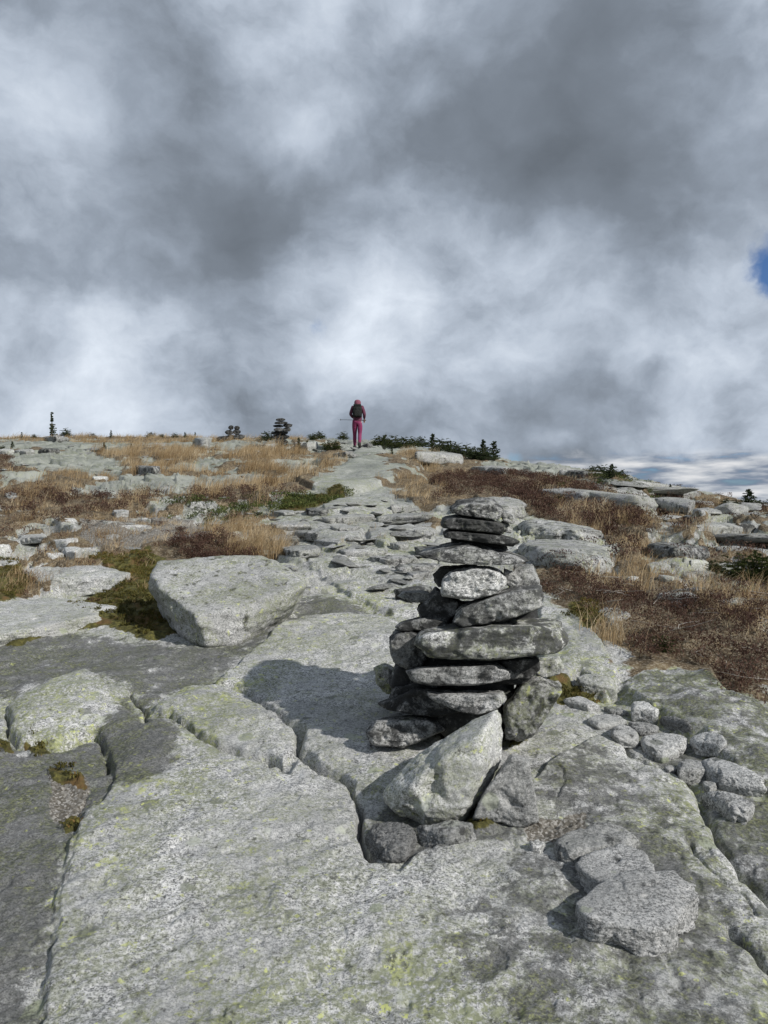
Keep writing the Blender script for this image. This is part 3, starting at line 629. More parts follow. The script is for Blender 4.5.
    for lab, poly, fr, tone, dk in (
      ('small whitish rock in front of the tan grass on the left slope', zl((394,202),(415,193),(440,192),(464,204),(455,219),(400,216)), .5, 1.4, .05),
      ('grey boulder with a black left side on the left slope', zl((578,165),(600,145),(635,138),(668,148),(688,166),(660,187),(590,192)), .5, .95, .6),
      ('light stone in the wet grass at the far left middle', zl((270,502),(300,495),(330,500),(347,517),(325,546),(280,547)), .5, 1.35, .05),
      ('pale sliver of slab behind the light stone on the left', zl((205,484),(270,465),(330,454),(338,470),(290,485),(240,498)), .3, 1.2, .1),
      ('pale rock cut by the left picture edge among tufts', zl((-40,490),(10,482),(42,486),(52,510),(10,533),(-40,530)), .4, 1.3, .1),
      ('low pale slab at the far left among tan tufts', zl((78,452),(130,443),(190,440),(202,460),(140,470),(88,472)), .35, 1.1, .15),
      ('broad light stone left of the small light stone', zl((198,524),(235,505),(272,502),(276,535),(225,552)), .35, 1.25, .1),
      ('low slab at the left edge above the green moss', zl((-30,560),(40,552),(84,556),(62,580),(-30,582)), .3, 1.1, .1),
      ('thin pale slab behind the brown heath on the left', zl((228,380),(275,372),(320,374),(332,390),(290,398),(250,394)), .35, 1.15, .1),
      ('grey rock ringed by red heath on the left', zl((478,345),(520,336),(552,346),(545,372),(495,378)), .45, 1.0, .3),
      ('low pale rock right of the red heath on the left', zl((440,392),(470,384),(505,388),(500,404),(455,406)), .4, 1.2, .2),
      ('long low stone at the edge of the gravel patch', zl((500,412),(560,400),(640,404),(650,418),(560,424)), .35, 1.2, .1),
      ('small tilted stone by the gravel patch', zl((600,378),(625,372),(645,388),(630,398),(605,392)), .45, 1.2, .1),
      ('sharp dark rock in front of the tall meadow grass', zc((78,172),(100,164),(150,168),(162,190),(158,203),(120,192),(90,186)), .5, .95, .45),
      ('light flat stone beside the dark rock before the meadow', zc((150,208),(200,204),(232,222),(205,236),(165,228)), .35, 1.0, .2)):
        gs(lab, poly, fr, tone, dk, .2, 5, group=left)
    path = 'loose slabs along the trodden path'
    for i, (lab, poly, fr, tone, dk) in enumerate((
      ('dark rounded rock on the path beyond the first boulder', zc((402,192),(420,184),(445,184),(460,200),(440,209),(410,207)), .5, .75, .4),
      ('pale rounded rock right of the path under tan grass', zc((634,184),(655,173),(682,175),(690,190),(665,200),(640,197)), .5, 1.05, .2),
      ('long flat slab right of the path running into the grass', zc((598,222),(640,206),(735,194),(742,206),(690,222),(640,230),(600,230)), .4, .95, .25),
      ('dark stone on the left of the path among small slabs', zc((298,270),(330,258),(370,258),(380,283),(340,292),(310,290)), .45, .75, .4),
      ('flat slab with a bright top nearest the first boulder', zc((338,298),(380,288),(422,288),(440,304),(410,318),(380,326),(350,315)), .45, .95, .3),
      ('low flat slab crossing the path left half', zc((308,228),(350,222),(402,222),(408,240),(360,246),(320,244)), .4, .95, .2),
      ('grey rock just behind the crossing slab', zc((368,254),(395,247),(422,252),(432,268),(405,273),(382,268)), .5, .85, .3),
      ('thin slab in the centre of the path', zc((494,302),(530,296),(575,298),(622,300),(605,318),(560,318),(510,316)), .4, 1.05, .2),
      ('pointed slab left of the big cairn', zc((578,322),(620,316),(690,314),(702,334),(660,340),(620,341)), .4, .9, .3),
      ('broad slab left of the big cairn overhanging its base', zc((650,355),(690,342),(750,337),(775,350),(720,370),(668,364)), .45, .95, .35),
      ('small slab under the overhanging slab left of the cairn', zc((680,367),(710,359),(742,361),(732,377),(695,380)), .45, .9, .3),
      ('rounded stone on the path above the pointed slab', zc((633,288),(655,279),(675,283),(682,298),(655,302)), .5, .95, .2),
      ('long thin ledge stone in the upper path', zc((448,220),(510,205),(580,201),(584,214),(530,224),(470,228)), .4, 1.0, .25),
      ('small flat stone at the left of the upper path', zc((308,198),(335,191),(362,192),(372,206),(340,209)), .45, .95, .2),
      ('weathered slab at the right path edge by the cairn top', zc((698,246),(730,240),(758,252),(742,272),(710,266)), .45, .9, .3),
      ('dark slab left of the cairn top stones', zc((700,296),(735,285),(775,284),(778,322),(740,326),(712,314)), .45, .7, .5),
      ('dark hollow edged rock beside the cairn on the left', zc((648,424),(690,405),(730,398),(748,425),(735,440),(690,446)), .5, .75, .55),
      ('slender slab below the dark rock of the path', zc((310,345),(345,340),(378,358),(360,364),(330,358)), .4, .9, .3),
      ('narrow slab in the middle path near the long ledge', zc((470,238),(520,232),(548,240),(530,250),(485,250)), .4, .95, .2),
      ('low slab between the crossing slab and the thin slab', zc((430,276),(470,268),(500,278),(485,290),(445,290)), .4, .95, .25))):
        gs(lab, poly, fr*1.1, tone*.9, dk+.12, .3, 5, group=path, foot=.84, sink=.02, top=.95, grow=1.12)
    # ---- right slope slabs
    slope = 'big slabs on the right slope'
    for lab, poly, fr, tone, dk, sub in (
      ('long tapering slab lying on top of the big ledge right of the cairn', z6((48,236),(62,222),(95,216),(180,235),(250,262),(312,292),(270,297),(230,290),(150,276),(80,268)), .38, 1.15, .35, 6),
      ('thick ledge block under the tapering slab right of the cairn', z6((50,300),(80,284),(150,272),(260,290),(305,322),(332,388),(290,396),(240,388),(150,356),(60,330)), .35, 1.05, .3, 6),
      ('long weathered slab behind the cairn cap', z5((330,92),(380,74),(480,62),(555,62),(615,105),(632,135),(620,165),(540,170),(380,150)), .4, 1.0, .25, 6),
      ('dark edged ledge slab in the middle of the right slope', z6((416,298),(440,288),(475,288),(545,305),(600,318),(605,335),(560,345),(500,332),(440,318)), .5, .85, .45, 6),
      ('small bright upright stone below the dark edged ledge', z6((543,345),(560,338),(585,345),(600,366),(585,374),(550,365)), .6, 1.35, .1, 5),
      ('rounded pale rock in the grass of the right slope', z6((416,365),(435,348),(465,345),(490,370),(480,380),(430,378)), .5, 1.05, .2, 5),
      ('bright tilted stone beside the rounded pale rock', z6((453,388),(470,378),(490,388),(497,405),(475,407),(458,400)), .5, 1.4, .05, 5),
      ('flat grey slab right of the bright tilted stone', z6((520,388),(555,376),(600,374),(622,388),(590,402),(540,402)), .5, .9, .35, 5),
      ('upper of two stacked pale slabs on the right slope', z6((448,446),(480,434),(540,432),(572,448),(560,462),(500,462),(455,456)), .45, 1.15, .2, 5),
      ('lower of two stacked pale slabs on the right slope', z6((478,468),(505,459),(540,460),(548,472),(515,478),(485,476)), .45, 1.15, .2, 5),
      ('flat tan slab set into the red heath right of the cairn', z6((278,490),(300,478),(340,474),(376,500),(350,518),(310,520)), .25, 1.05, .1, 5),
      ('narrow dark slab on edge beside the flat tan slab', z6((308,518),(325,512),(342,545),(335,556),(318,545)), .5, .8, .3, 5),
      ('small white stone at the left foot of the dark edged ledge', z6((362,396),(378,388),(398,394),(396,404),(370,404)), .5, 1.3, .1, 4),
      ('little grey stone right of the rounded pale rock', z6((490,352),(505,346),(515,360),(505,370),(492,366)), .5, .9, .3, 4),
      ('low slab at the right edge below the green shrub', z6((620,455),(680,445),(790,455),(790,475),(690,478),(630,470)), .3, 1.0, .2, 5)):
        gs(lab, poly, fr, tone*.88, dk+.1, .45, sub, group=slope, foot=.9)
    far = 'slabs near the skyline'
    for lab, poly, fr, tone, dk in (
      ('long bright slab descending across the far right slope', z6((100,132),(150,122),(230,140),(330,164),(400,182),(482,208),(470,220),(380,206),(260,178),(150,150)), .35, 1.05, .2),
      ('dark boulder on the skyline right of the long heath', z6((182,100),(195,84),(225,82),(246,95),(240,108),(200,110)), .55, .6, .5),
      ('pale slab stepped below the spruce clump near the skyline', [(413,455),(418,448),(432,446),(448,454),(465,459),(464,465),(440,464),(420,461)], .4, 1.05, .25),
      ('flat slab right of the stepped slab below the skyline', [(470,468),(480,464),(500,465),(512,470),(505,475),(480,474)], .4, 1.0, .25),
      ('square boulder on the path in front of the hiker', [(337,455),(340,447),(348,445),(354,449),(355,456),(346,458)], .5, .7, .4),
      ('dark rock at the right of the hiker', [(361,446),(364,440),(370,439),(373,445),(368,448)], .5, .6, .4),
      ('pale low outcrop left of the distant cairn', [(252,447),(258,441),(272,440),(276,447),(266,450)], .5, .95, .3),
      ('pale block right of the distant cairn', [(294,448),(298,440),(312,439),(318,446),(308,451)], .5, 1.1, .2),
      ('flat pale rock on the skyline left of the distant pile', [(194,439),(198,435),(208,435),(213,438),(206,441)], .35, 1.05, .2),
      ('grey rock under the lone spruce on the left skyline', [(50,440),(56,435),(68,434),(74,438),(70,442),(56,442)], .5, .9, .3),
      ('white low rock at the far left below the skyline', [(-4,452),(2,447),(10,448),(15,453),(6,456)], .5, 1.3, .1),
      ('pale flat rock right of the white rock below the left skyline', [(14,452),(20,448),(34,448),(36,452),(26,455)], .45, 1.15, .1),
      ('dark low rock below the lone spruce', [(38,451),(46,447),(58,448),(60,452),(48,455)], .5, .55, .5),
      ('blocky ledge on the far right slope above the dark band', z6((440,170),(470,158),(530,165),(560,190),(545,205),(500,200),(455,188)), .5, 1.05, .3),
      ('second blocky ledge on the far right slope', z6((545,195),(580,180),(606,192),(604,215),(575,222),(550,215)), .5, 1.05, .25),
      ('wide low ledge on the far right slope', z6((560,245),(600,228),(660,240),(700,262),(680,270),(620,262)), .4, 1.05, .25),
      ('dark headed rock beside the wide low ledge', z6((680,248),(695,238),(720,240),(735,256),(715,262),(690,260)), .5, .65, .5),
      ('flat ledge at the far right edge', z6((690,272),(720,262),(765,270),(790,285),(740,286)), .4, 1.0, .25),
      ('pale slab right of the green patch on the skyline', z6((360,118),(385,106),(415,116),(420,130),(390,134)), .45, 1.1, .2),
      ('ledge at the skyline right of the two small bushes', z6((500,150),(540,142),(575,152),(560,164),(520,162)), .5, 1.0, .3)):
        gs(lab, poly, fr, tone*.88, dk+.08, .35, 5, group=far, foot=.9)
    # ---- distant cairn: drum shaped stack
    d0 = hit(285, 447); Yd = d0[1]
    def dc(cx, cy, w, h, tone, group, lab, name='cairn_stone'):
        a = [(cx+w/2*math.cos(t)*random.uniform(.85, 1.1), cy+h/2*math.sin(t)*random.uniform(.9, 1.1)) for t in np.linspace(0, 2*math.pi, 9)[:-1]+.3]
        SEED[0] += 1; w *= 1.05; h *= 2.0; dd = w*Yd/FOC*.7; tone = tone*.45  # lowered tone puts the shade on the distant cairn into its colour
        stone_obj(name, [face_hull(a, Yd+random.uniform(-.05, .1), dd)], lab, 'stone', group, tone, .6, .1, 4, seed=SEED[0])
    for lab, cx, cy, w, h, t in (('narrow dark foot stone of the distant cairn', 280, 446, 8, 5, .45), ('dark lower stone of the distant cairn', 281, 441.5, 15, 5.5, .4), ('widest dark stone of the distant cairn', 280.5, 437, 20, 5.5, .4),
       ('dark flat stone at the shoulder of the distant cairn', 280, 433, 19, 4.5, .5), ('pale stone in the waist of the distant cairn', 279, 429.5, 12, 4, 1.1), ('grey stone right of the pale stone of the distant cairn', 287, 429.5, 9, 5, .7),
       ('dark upper right stone of the distant cairn', 288, 425.5, 10, 4.5, .5), ('thin dark upper left stone of the distant cairn', 278, 426, 12, 3.4, .5), ('grey stone second from the top of the distant cairn', 281, 422.8, 14, 3.6, .6), ('capstone of the distant cairn', 280.5, 419.6, 10, 3.4, .7)):
        dc(cx, cy, w, h, t, 'stones of the distant cairn', lab)
    d0 = hit(233, 440); Yd = d0[1]
    for lab, cx, cy, w, h, t in (('dark stone at the left foot of the distant rock pile', 222, 438.5, 13, 5, .6), ('pale base stone of the distant rock pile', 231, 437.5, 14, 5.5, 1.1), ('pale right base stone of the distant rock pile', 239, 436.5, 12, 5.5, .9),
       ('dark middle left stone of the distant rock pile', 229, 432.5, 9, 5.5, .55), ('dark middle right stone of the distant rock pile', 237, 432, 9, 5.5, .5), ('left top stone of the distant rock pile', 231, 427.5, 6, 5, .5), ('right top stone of the distant rock pile', 237, 428, 6, 4.5, .5)):
        dc(cx, cy, w, h, t, 'stones of the distant rock pile', lab, 'rock')
    # ---- unnamed small rocks of the slopes
    protos = []
    for k in range(10):
        pts = np.random.default_rng(40+k).normal(size=(14, 3)); pts /= np.linalg.norm(pts, axis=1)[:, None]; pts = pts*np.array([.5, .36, .17 if k % 2 else .12]); pts[:, 2] = np.clip(pts[:, 2], -.10, .2)
        V, F, c = stone_verts([pts], 4, seed=200+k, p=18); protos.append(mesh_np('rock', V, F, M['stone']))
    areas = [ # outline, count, size range, label, group
     ([(0,446),(330,452),(330,470),(240,500),(90,520),(0,540)], 46, (.18, .6), 'low grey rock showing through the tan grass of the left slope', 'rocks in the left meadow'),
     ([(0,530),(150,500),(330,505),(440,520),(420,580),(320,550),(160,556),(0,590)], 40, (.10, .34), 'small loose rock on the gravelly ground behind the pale boulder', 'loose rocks behind the boulder'),
     ([(300,500),(430,500),(440,590),(420,610),(330,560)], 46, (.22, .62), 'thin weathered flagstone lying beside the path left of the cairn', 'flagstones of the path'),
     ([(520,462),(600,470),(680,490),(768,507),(768,560),(690,545),(600,500)], 60, (.25, 1.0), 'grey ledge block scattered on the far right slope', 'ledge blocks of the right slope'),
     ([(600,484),(690,494),(785,507),(785,562),(690,552),(640,528),(610,505)], 34, (.5, 1.7), 'broad flat grey ledge slab stepping down the far right slope', 'flat slabs of the right slope'),
     ([(560,560),(690,560),(768,580),(768,600),(640,610),(560,590)], 18, (.10, .3), 'small grey rock in the heath right of the ledge block', 'small rocks in the right heath'),
     ([(170,436),(350,440),(410,446),(430,462),(330,462),(170,446)], 24, (.2, .6), 'pale rock on the crest around the distant cairn', 'rocks on the crest'),
     ([(0,437),(170,436),(170,444),(0,446)], 18, (.25, .8), 'pale rock on the crest near the lone spruce', 'rocks on the left crest')]
    rn = np.random.default_rng(77)
    for poly, n, (s0, s1), lab, grp in areas:
        Pw = W(poly); lo, hi = Pw.min(0), Pw.max(0); c = 0; tries = 0
        while c < n and tries < 4000:
            tries += 1
            x, y = rn.uniform(lo, hi)
            if not inside(Pw, np.array([x]), np.array([y]))[0] or n2(np.array([x*.5]), np.array([y*.5]), 88)[0] < -.12: continue
            c += 1; s = s0+(s1-s0)*rn.random()**2.2
            o = link('rock', protos[rn.integers(10)], (x, y, float(HZ(x, y))+s*.03), rz=rn.uniform(0, 6.28)); o.scale = (s*rn.uniform(.9, 1.4), s, s*rn.uniform(.6, 1.1)*(.55 if 'flagstone' in lab else .6 if 'broad flat' in lab else 1))
            o.rotation_euler[0] = rn.uniform(-.12, .2); o.rotation_euler[1] = rn.uniform(-.12, .12)
            o['tone'] = float(rn.uniform(.6, 1.0)); o['dark'] = float(rn.uniform(.1, .5)); o['lichen'] = .3
            tag(o, lab, 'rock', grp)
# ------------------------------------------------------------------ plants
def sample(polys, dens, seed, jit=.15, clump=None, keep=None, soil=False):
    rn = np.random.default_rng(seed); out = []
    for poly in polys:
        Pw = np.array(poly[1]) if poly[0] == 'metres' else W(poly); lo, hi = Pw.min(0)-jit, Pw.max(0)+jit; n = int(np.prod(hi-lo)*dens)
        p = rn.uniform(lo, hi, (n, 2)); j = jit*np.stack([f2(p[:, 0]*3, p[:, 1]*3, 3, 5), f2(p[:, 0]*3, p[:, 1]*3, 3, 15)], 1)*1.6
        m = inside(Pw, p[:, 0]+j[:, 0], p[:, 1]+j[:, 1]); p = p[m]
        if clump: m = f2(p[:, 0]*clump[0], p[:, 1]*clump[0], 3, clump[2]) > clump[1]; p = p[m]
        if keep is not None: p = p[keep(p[:, 0], p[:, 1])]
        p = p[lookup(GS, p[:, 0], p[:, 1]) > .2] if soil else p
        out.append(p)
    return np.vstack(out)
def on_soil(x, y): return lookup(GS, x, y) > .35
def blades(P, per, h, spread, width, lean, seed, segs=3, wind=(.25, .1), hn=None):
    """curved tapering blades around every point of P"""
    rn = np.random.default_rng(seed); n = len(P)*per
    base = np.repeat(P, per, 0)+rn.normal(size=(n, 2))*spread
    cl = f2(P[:, 0]*1.1, P[:, 1]*1.1, 3, 51); th = np.repeat(rn.uniform(.65, 1.2, len(P))*np.clip(.95+.8*cl, .4, 1.5), per)
    if hn is not None: th = th*np.repeat(hn(P[:, 0], P[:, 1]), per)
    H = h*th*rn.uniform(.45, 1.1, n); az = rn.uniform(0, 2*np.pi, n); L = lean*rn.uniform(.2, 1.2, n)*H
    dx = np.cos(az)*L+wind[0]*H*rn.uniform(.5, 1.3, n); dy = np.sin(az)*L+wind[1]*H
    z0 = HZ(base[:, 0], base[:, 1])-.015; fa = rn.uniform(0, np.pi, n); w = width*rn.uniform(.6, 1.3, n)
    V = np.zeros((n, (segs+1)*2, 3)); t = np.linspace(0, 1, segs+1)
    for k, q in enumerate(t):
        cx = base[:, 0]+dx*q**1.8; cy = base[:, 1]+dy*q**1.8; cz = z0+H*(q-.22*q**3)
        ww = w*(1-.86*q); ox = np.cos(fa)*ww; oy = np.sin(fa)*ww
        V[:, 2*k] = np.stack([cx-ox, cy-oy, cz], 1); V[:, 2*k+1] = np.stack([cx+ox, cy+oy, cz], 1)
    f = np.array([[2*k, 2*k+1, 2*k+3, 2*k+2] for k in range(segs)])
    F = (np.arange(n)[:, None, None]*(segs+1)*2+f[None]).reshape(-1, 4)
    tr = np.clip(np.repeat(rn.uniform(0, .3, len(P))+.35*f2(P[:, 0]*.8, P[:, 1]*.8, 3, 53)+.12, per)+rn.uniform(0, .55, n), 0, 1)
    return V.reshape(-1, 3), F, np.repeat(tr, (segs+1)*2)
def sprigs(P, per, h, spread, leaf, seed, twigs=5, flat=.5):
    """low twiggy shrublets: leaf faces around short branching twigs"""
    rn = np.random.default_rng(seed); m = len(P); n = m*per
    hh = np.repeat(h*rn.uniform(.5, 1.25, m), per); q = rn.random(n)**.6
    a = rn.uniform(0, 2*np.pi, n); rad = spread*np.repeat(rn.uniform(.6, 1.3, m), per)*np.sqrt(rn.random(n))*(.45+.55*q)
    x = np.repeat(P[:, 0], per)+np.cos(a)*rad; y = np.repeat(P[:, 1], per)+np.sin(a)*rad
    z = np.repeat(HZ(P[:, 0], P[:, 1]), per)+hh*q*(1-.35*(rad/(spread*1.3))**2)
    d = rn.normal(size=(n, 3)); d[:, 2] = np.abs(d[:, 2])+flat; d /= np.linalg.norm(d, axis=1)[:, None]
    e = np.cross(d, rn.normal(size=(n, 3))); e /= np.linalg.norm(e, axis=1)[:, None]; s = leaf*rn.uniform(.5, 1.4, n)[:, None]
    c = np.stack([x, y, z], 1); V = np.stack([c-d*s, c+e*s*.38, c+d*s, c-e*s*.38], 1)
    F = np.arange(n*4).reshape(-1, 4); r = np.clip(np.repeat(rn.uniform(0, .35, m)+.12+.55*np.clip(f2(P[:, 0]*1.4, P[:, 1]*1.4, 3, 63), -.3, .8), per)+rn.uniform(0, .5, n), 0, .97)
    r = np.where(rn.random(n) < .02, 1.0, r); return V.reshape(-1, 3), F, np.repeat(r, 4)
def join(parts):
    Vs, Fs, Rs, o = [], [], [], 0
    for V, F, r in parts: Vs.append(V); Fs.append(F+o); Rs.append(r); o += len(V)
    return np.vstack(Vs), np.vstack(Fs), np.concatenate(Rs)
def stuff(name, parts, mat, label, cat):
    V, F, r = join(parts); me = mesh_np(name, V, F, mat); attr_float(me, 'rnd', r); o = link(name, me); tag(o, label, cat, kind='stuff'); return o
def build_plants():
    tall = [[(88,444),(200,441),(330,455),(335,470),(300,486),(230,502),(165,500),(150,482),(90,468)]]
    mid = [[(0,470),(110,478),(150,500),(140,515),(60,505),(0,498)], [(395,452),(432,455),(462,468),(440,478),(405,470)], [(386,486),(430,480),(446,512),(425,528),(396,512)], [(0,440),(90,440),(88,450),(0,447)]]
    slope = [[(528,486),(590,498),(655,528),(672,556),(650,590),(612,590),(606,556),(570,520)], [(700,505),(790,510),(790,530),(720,522)], [(590,535),(650,535),(680,560),(630,575)]]
    ks = lambda x, y: lookup(GS, x, y) > .25
    far_ = [('metres', [(-24,24),(-3.5,27),(-2.5,33),(-3,42),(-26,42)])]
    P4 = sample(far_, 11, 4, .5, (.8, -.1, 13), ks); P1 = sample(tall, 24, 1, .5, (1.1, -.22, 3), ks); P2 = sample(mid, 24, 2, .3, (1.3, -.2, 4), ks); P3 = sample(slope+[[(585,505),(625,515),(650,540),(655,565),(640,592),(612,592),(608,556),(588,530)]], 30, 3, .3, (1.5, -.3, 5), ks)
    stuff('dry_grass', [blades(P1, 34, .34, .075, .0034, .35, 1), blades(P2, 26, .25, .07, .003, .4, 2), blades(P4, 18, .26, .10, .006, .4, 4)], M['tan'], 'tall tan dry grass of the left meadow and path edges', 'grass')
    stuff('dry_grass', [blades(P3, 26, .22, .08, .0028, .5, 3)], M['tan'], 'thin tan grass running down the right slope', 'grass')
    tuft = [[(196,532),(240,527),(290,554),(262,562),(225,552)]]; tuft2 = [[(690,592),(740,596),(790,600),(790,655),(735,640),(700,618)], [(600,640),(640,655),(650,670),(610,660)]]
    stuff('dry_grass', [blades(sample(tuft, 60, 5, .08), 40, .26, .05, .0022, .45, 5)], M['tan'], 'tan grass tuft bending behind the pale tilted boulder', 'grass')
    stuff('dry_grass', [blades(sample(tuft2, 80, 6, .15), 46, .25, .06, .0020, .6, 6)], M['tan'], 'blond fine grass tuft in the red heath at the right edge', 'grass')
    sp = [[(0,520),(130,515),(160,560),(120,600),(0,605)], [(20,470),(150,455),(180,480),(90,500)]]
    stuff('dry_grass', [blades(sample(sp, 14, 7, .3, (2.0, .0, 6), ks), 24, .16, .06, .002, .7, 7), blades(sample([[(300,500),(430,500),(420,560),(300,540)]], 5, 8, .3, (2, .1, 7)), 16, .12, .05, .002, .6, 8),
        blades(sample([[(546,688),(592,684),(602,702),(554,706)]], 260, 19, .03), 22, .06, .03, .0015, 1.1, 19), blades(sample([[(126,578),(140,578),(140,590),(126,590)]], 60, 9, .05), 26, .20, .03, .002, .7, 9)], M['tan'], 'short sparse tufts of yellowing grass between the left slabs', 'grass')
    Pq = sample(MIX_PX[:1], 26, 41, .2, soil=True); Pr = sample(MIX_PX[1:], 20, 42, .2, soil=True)
    stuff('dry_grass', [blades(Pq, 22, .13, .05, .0022, .7, 41), blades(Pr[::2], 22, .18, .07, .003, .6, 42)], M['tan'], 'short yellow grass rooted in the gaps between the middle slabs', 'grass')
    stuff('heath_shrub', [sprigs(Pr[1::2], 70, .13, .12, .014, 43), sprigs(Pq[::4], 60, .06, .08, .009, 44)], M['heath'], 'scattered dark heath in the gaps between the slope slabs', 'heath')
    hl = [[(0,494),(60,488),(150,496),(160,512),(100,520),(60,532),(0,540)], [(0,455),(14,458),(16,480),(0,484)], [(165,500),(300,492),(335,496),(290,512),(170,512)]]
    hr = [[(428,478),(480,471),(535,476),(565,498),(620,530),(600,540),(545,510),(500,494),(440,500)], [(600,520),(650,540),(625,560),(600,550)]]
    h1 = [[(168,548),(190,541),(216,540),(262,556),(240,566),(178,563)]]
    big = [[(548,572),(600,578),(650,600),(700,600),(800,600),(800,722),(742,712),(728,698),(712,682),(676,674),(642,668),(610,650),(590,620),(560,606)]]
    stuff('heath_shrub', [sprigs(sample(hl, 34, 11, .3, (1.3, -.15, 8), soil=True), 90, .17, .13, .014, 11)], M['heath'], 'red brown low heath spreading over the left slope', 'heath')
    stuff('heath_shrub', [sprigs(sample(HEATH_PX+hr[1:], 40, 12, .25, (1.0, -.5, 18), soil=True), 90, .16, .13, .014, 12)], M['heath'], 'dark red brown heath band above and behind the cairn', 'heath')
    stuff('heath_shrub', [sprigs(sample(h1, 70, 13, .06), 190, .13, .09, .010, 13)], M['heath'], 'small wine red heath cushion behind the pale tilted boulder', 'heath')
    Pb = sample(big, 75, 14, .15, (1.6, -.42, 9)); 
    stuff('heath_shrub', [sprigs(Pb, 150, .13, .10, .0085, 14), blades(Pb[::2], 9, .15, .07, .0016, 1.2, 15, wind=(0, 0))], M['heath'], 'bristly red brown heath filling the hollow right of the cairn', 'heath')
    # bleached twigs lying on the heath
    rn = np.random.default_rng(5); Vs = []; tw = []
    for k in range(46):
        p = Pb[rn.integers(len(Pb))]; a = rn.uniform(0, 6.28); l = rn.uniform(.10, .34); c = np.array([p[0], p[1], float(HZ(*p))+rn.uniform(.07, .14)]); d = np.array([math.cos(a), math.sin(a), rn.uniform(-.1, .35)])
        tw.append((c, d, l))
    V = []; F = []
    for c, d, l in tw:
        b = len(V); s = np.cross(d, [0, 0, 1]); s /= np.linalg.norm(s); u = np.cross(s, d)
        for k in range(4):
            q = c+d*l*(k/3-.5)+s*.03*math.sin(k*2.1+l*30); r_ = .0028*(1-.22*k)
            for e in (s, (-s+u*1.7)/2, (-s-u*1.7)/2): V.append(q+e*r_)
        for k in range(3):
            for j in range(3): F.append([b+3*k+j, b+3*k+(j+1) % 3, b+3*k+3+(j+1) % 3, b+3*k+3+j])
    o = link('dead_twigs', mesh_np('dead_twigs', np.array(V), np.array(F), M['twig'])); tag(o, 'bleached dead twigs tangled in the right heath', 'twigs', kind='stuff')
    # moss cushions
    Pm = np.vstack([sample([m_], 900, 20+i, .04, (7, -.25, 11)) for i, m_ in enumerate(MOSS_PX)]); 
    stuff('moss', [sprigs(Pm, 18, .028, .022, .008, 20, flat=.9)], M['moss'], 'olive and ochre moss cushions in cracks and under the left slabs', 'moss')
    Pk = sample([[(165,505),(300,497),(345,492),(352,497),(310,508),(240,514),(165,514)], [(592,482),(640,486),(660,500),(620,500)], [(550,484),(575,492),(570,500),(548,494)]], 40, 31, .2)
    stuff('low_green_heath', [sprigs(Pk, 60, .12, .12, .016, 31)], M['yneedle'], 'dark green low growth along the foot of the meadow and on the right slope', 'ground cover')

MOSS_PX = [ [(64,606),(110,588),(135,560),(160,560),(156,590),(172,622),(150,636),(108,622),(60,632),(12,646),(66,626)], [(0,560),(20,562),(30,580),(10,598),(0,600)], [(90,560),(150,552),(160,570),(120,572)],
  [(0,738),(12,740),(10,750),(0,750)], [(26,742),(46,742),(44,750),(28,750)], [(47,768),(60,766),(80,776),(84,788),(64,781),(48,780)], [(64,820),(84,816),(82,832),(68,834)], [(466,828),(500,818),(505,838),(470,844)],
  [(570,608),(600,606),(608,630),(584,640),(570,630)], [(552,690),(588,687),(596,698),(556,702)], [(285,498),(340,491),(350,497),(320,502),(300,508),(275,507)] ]
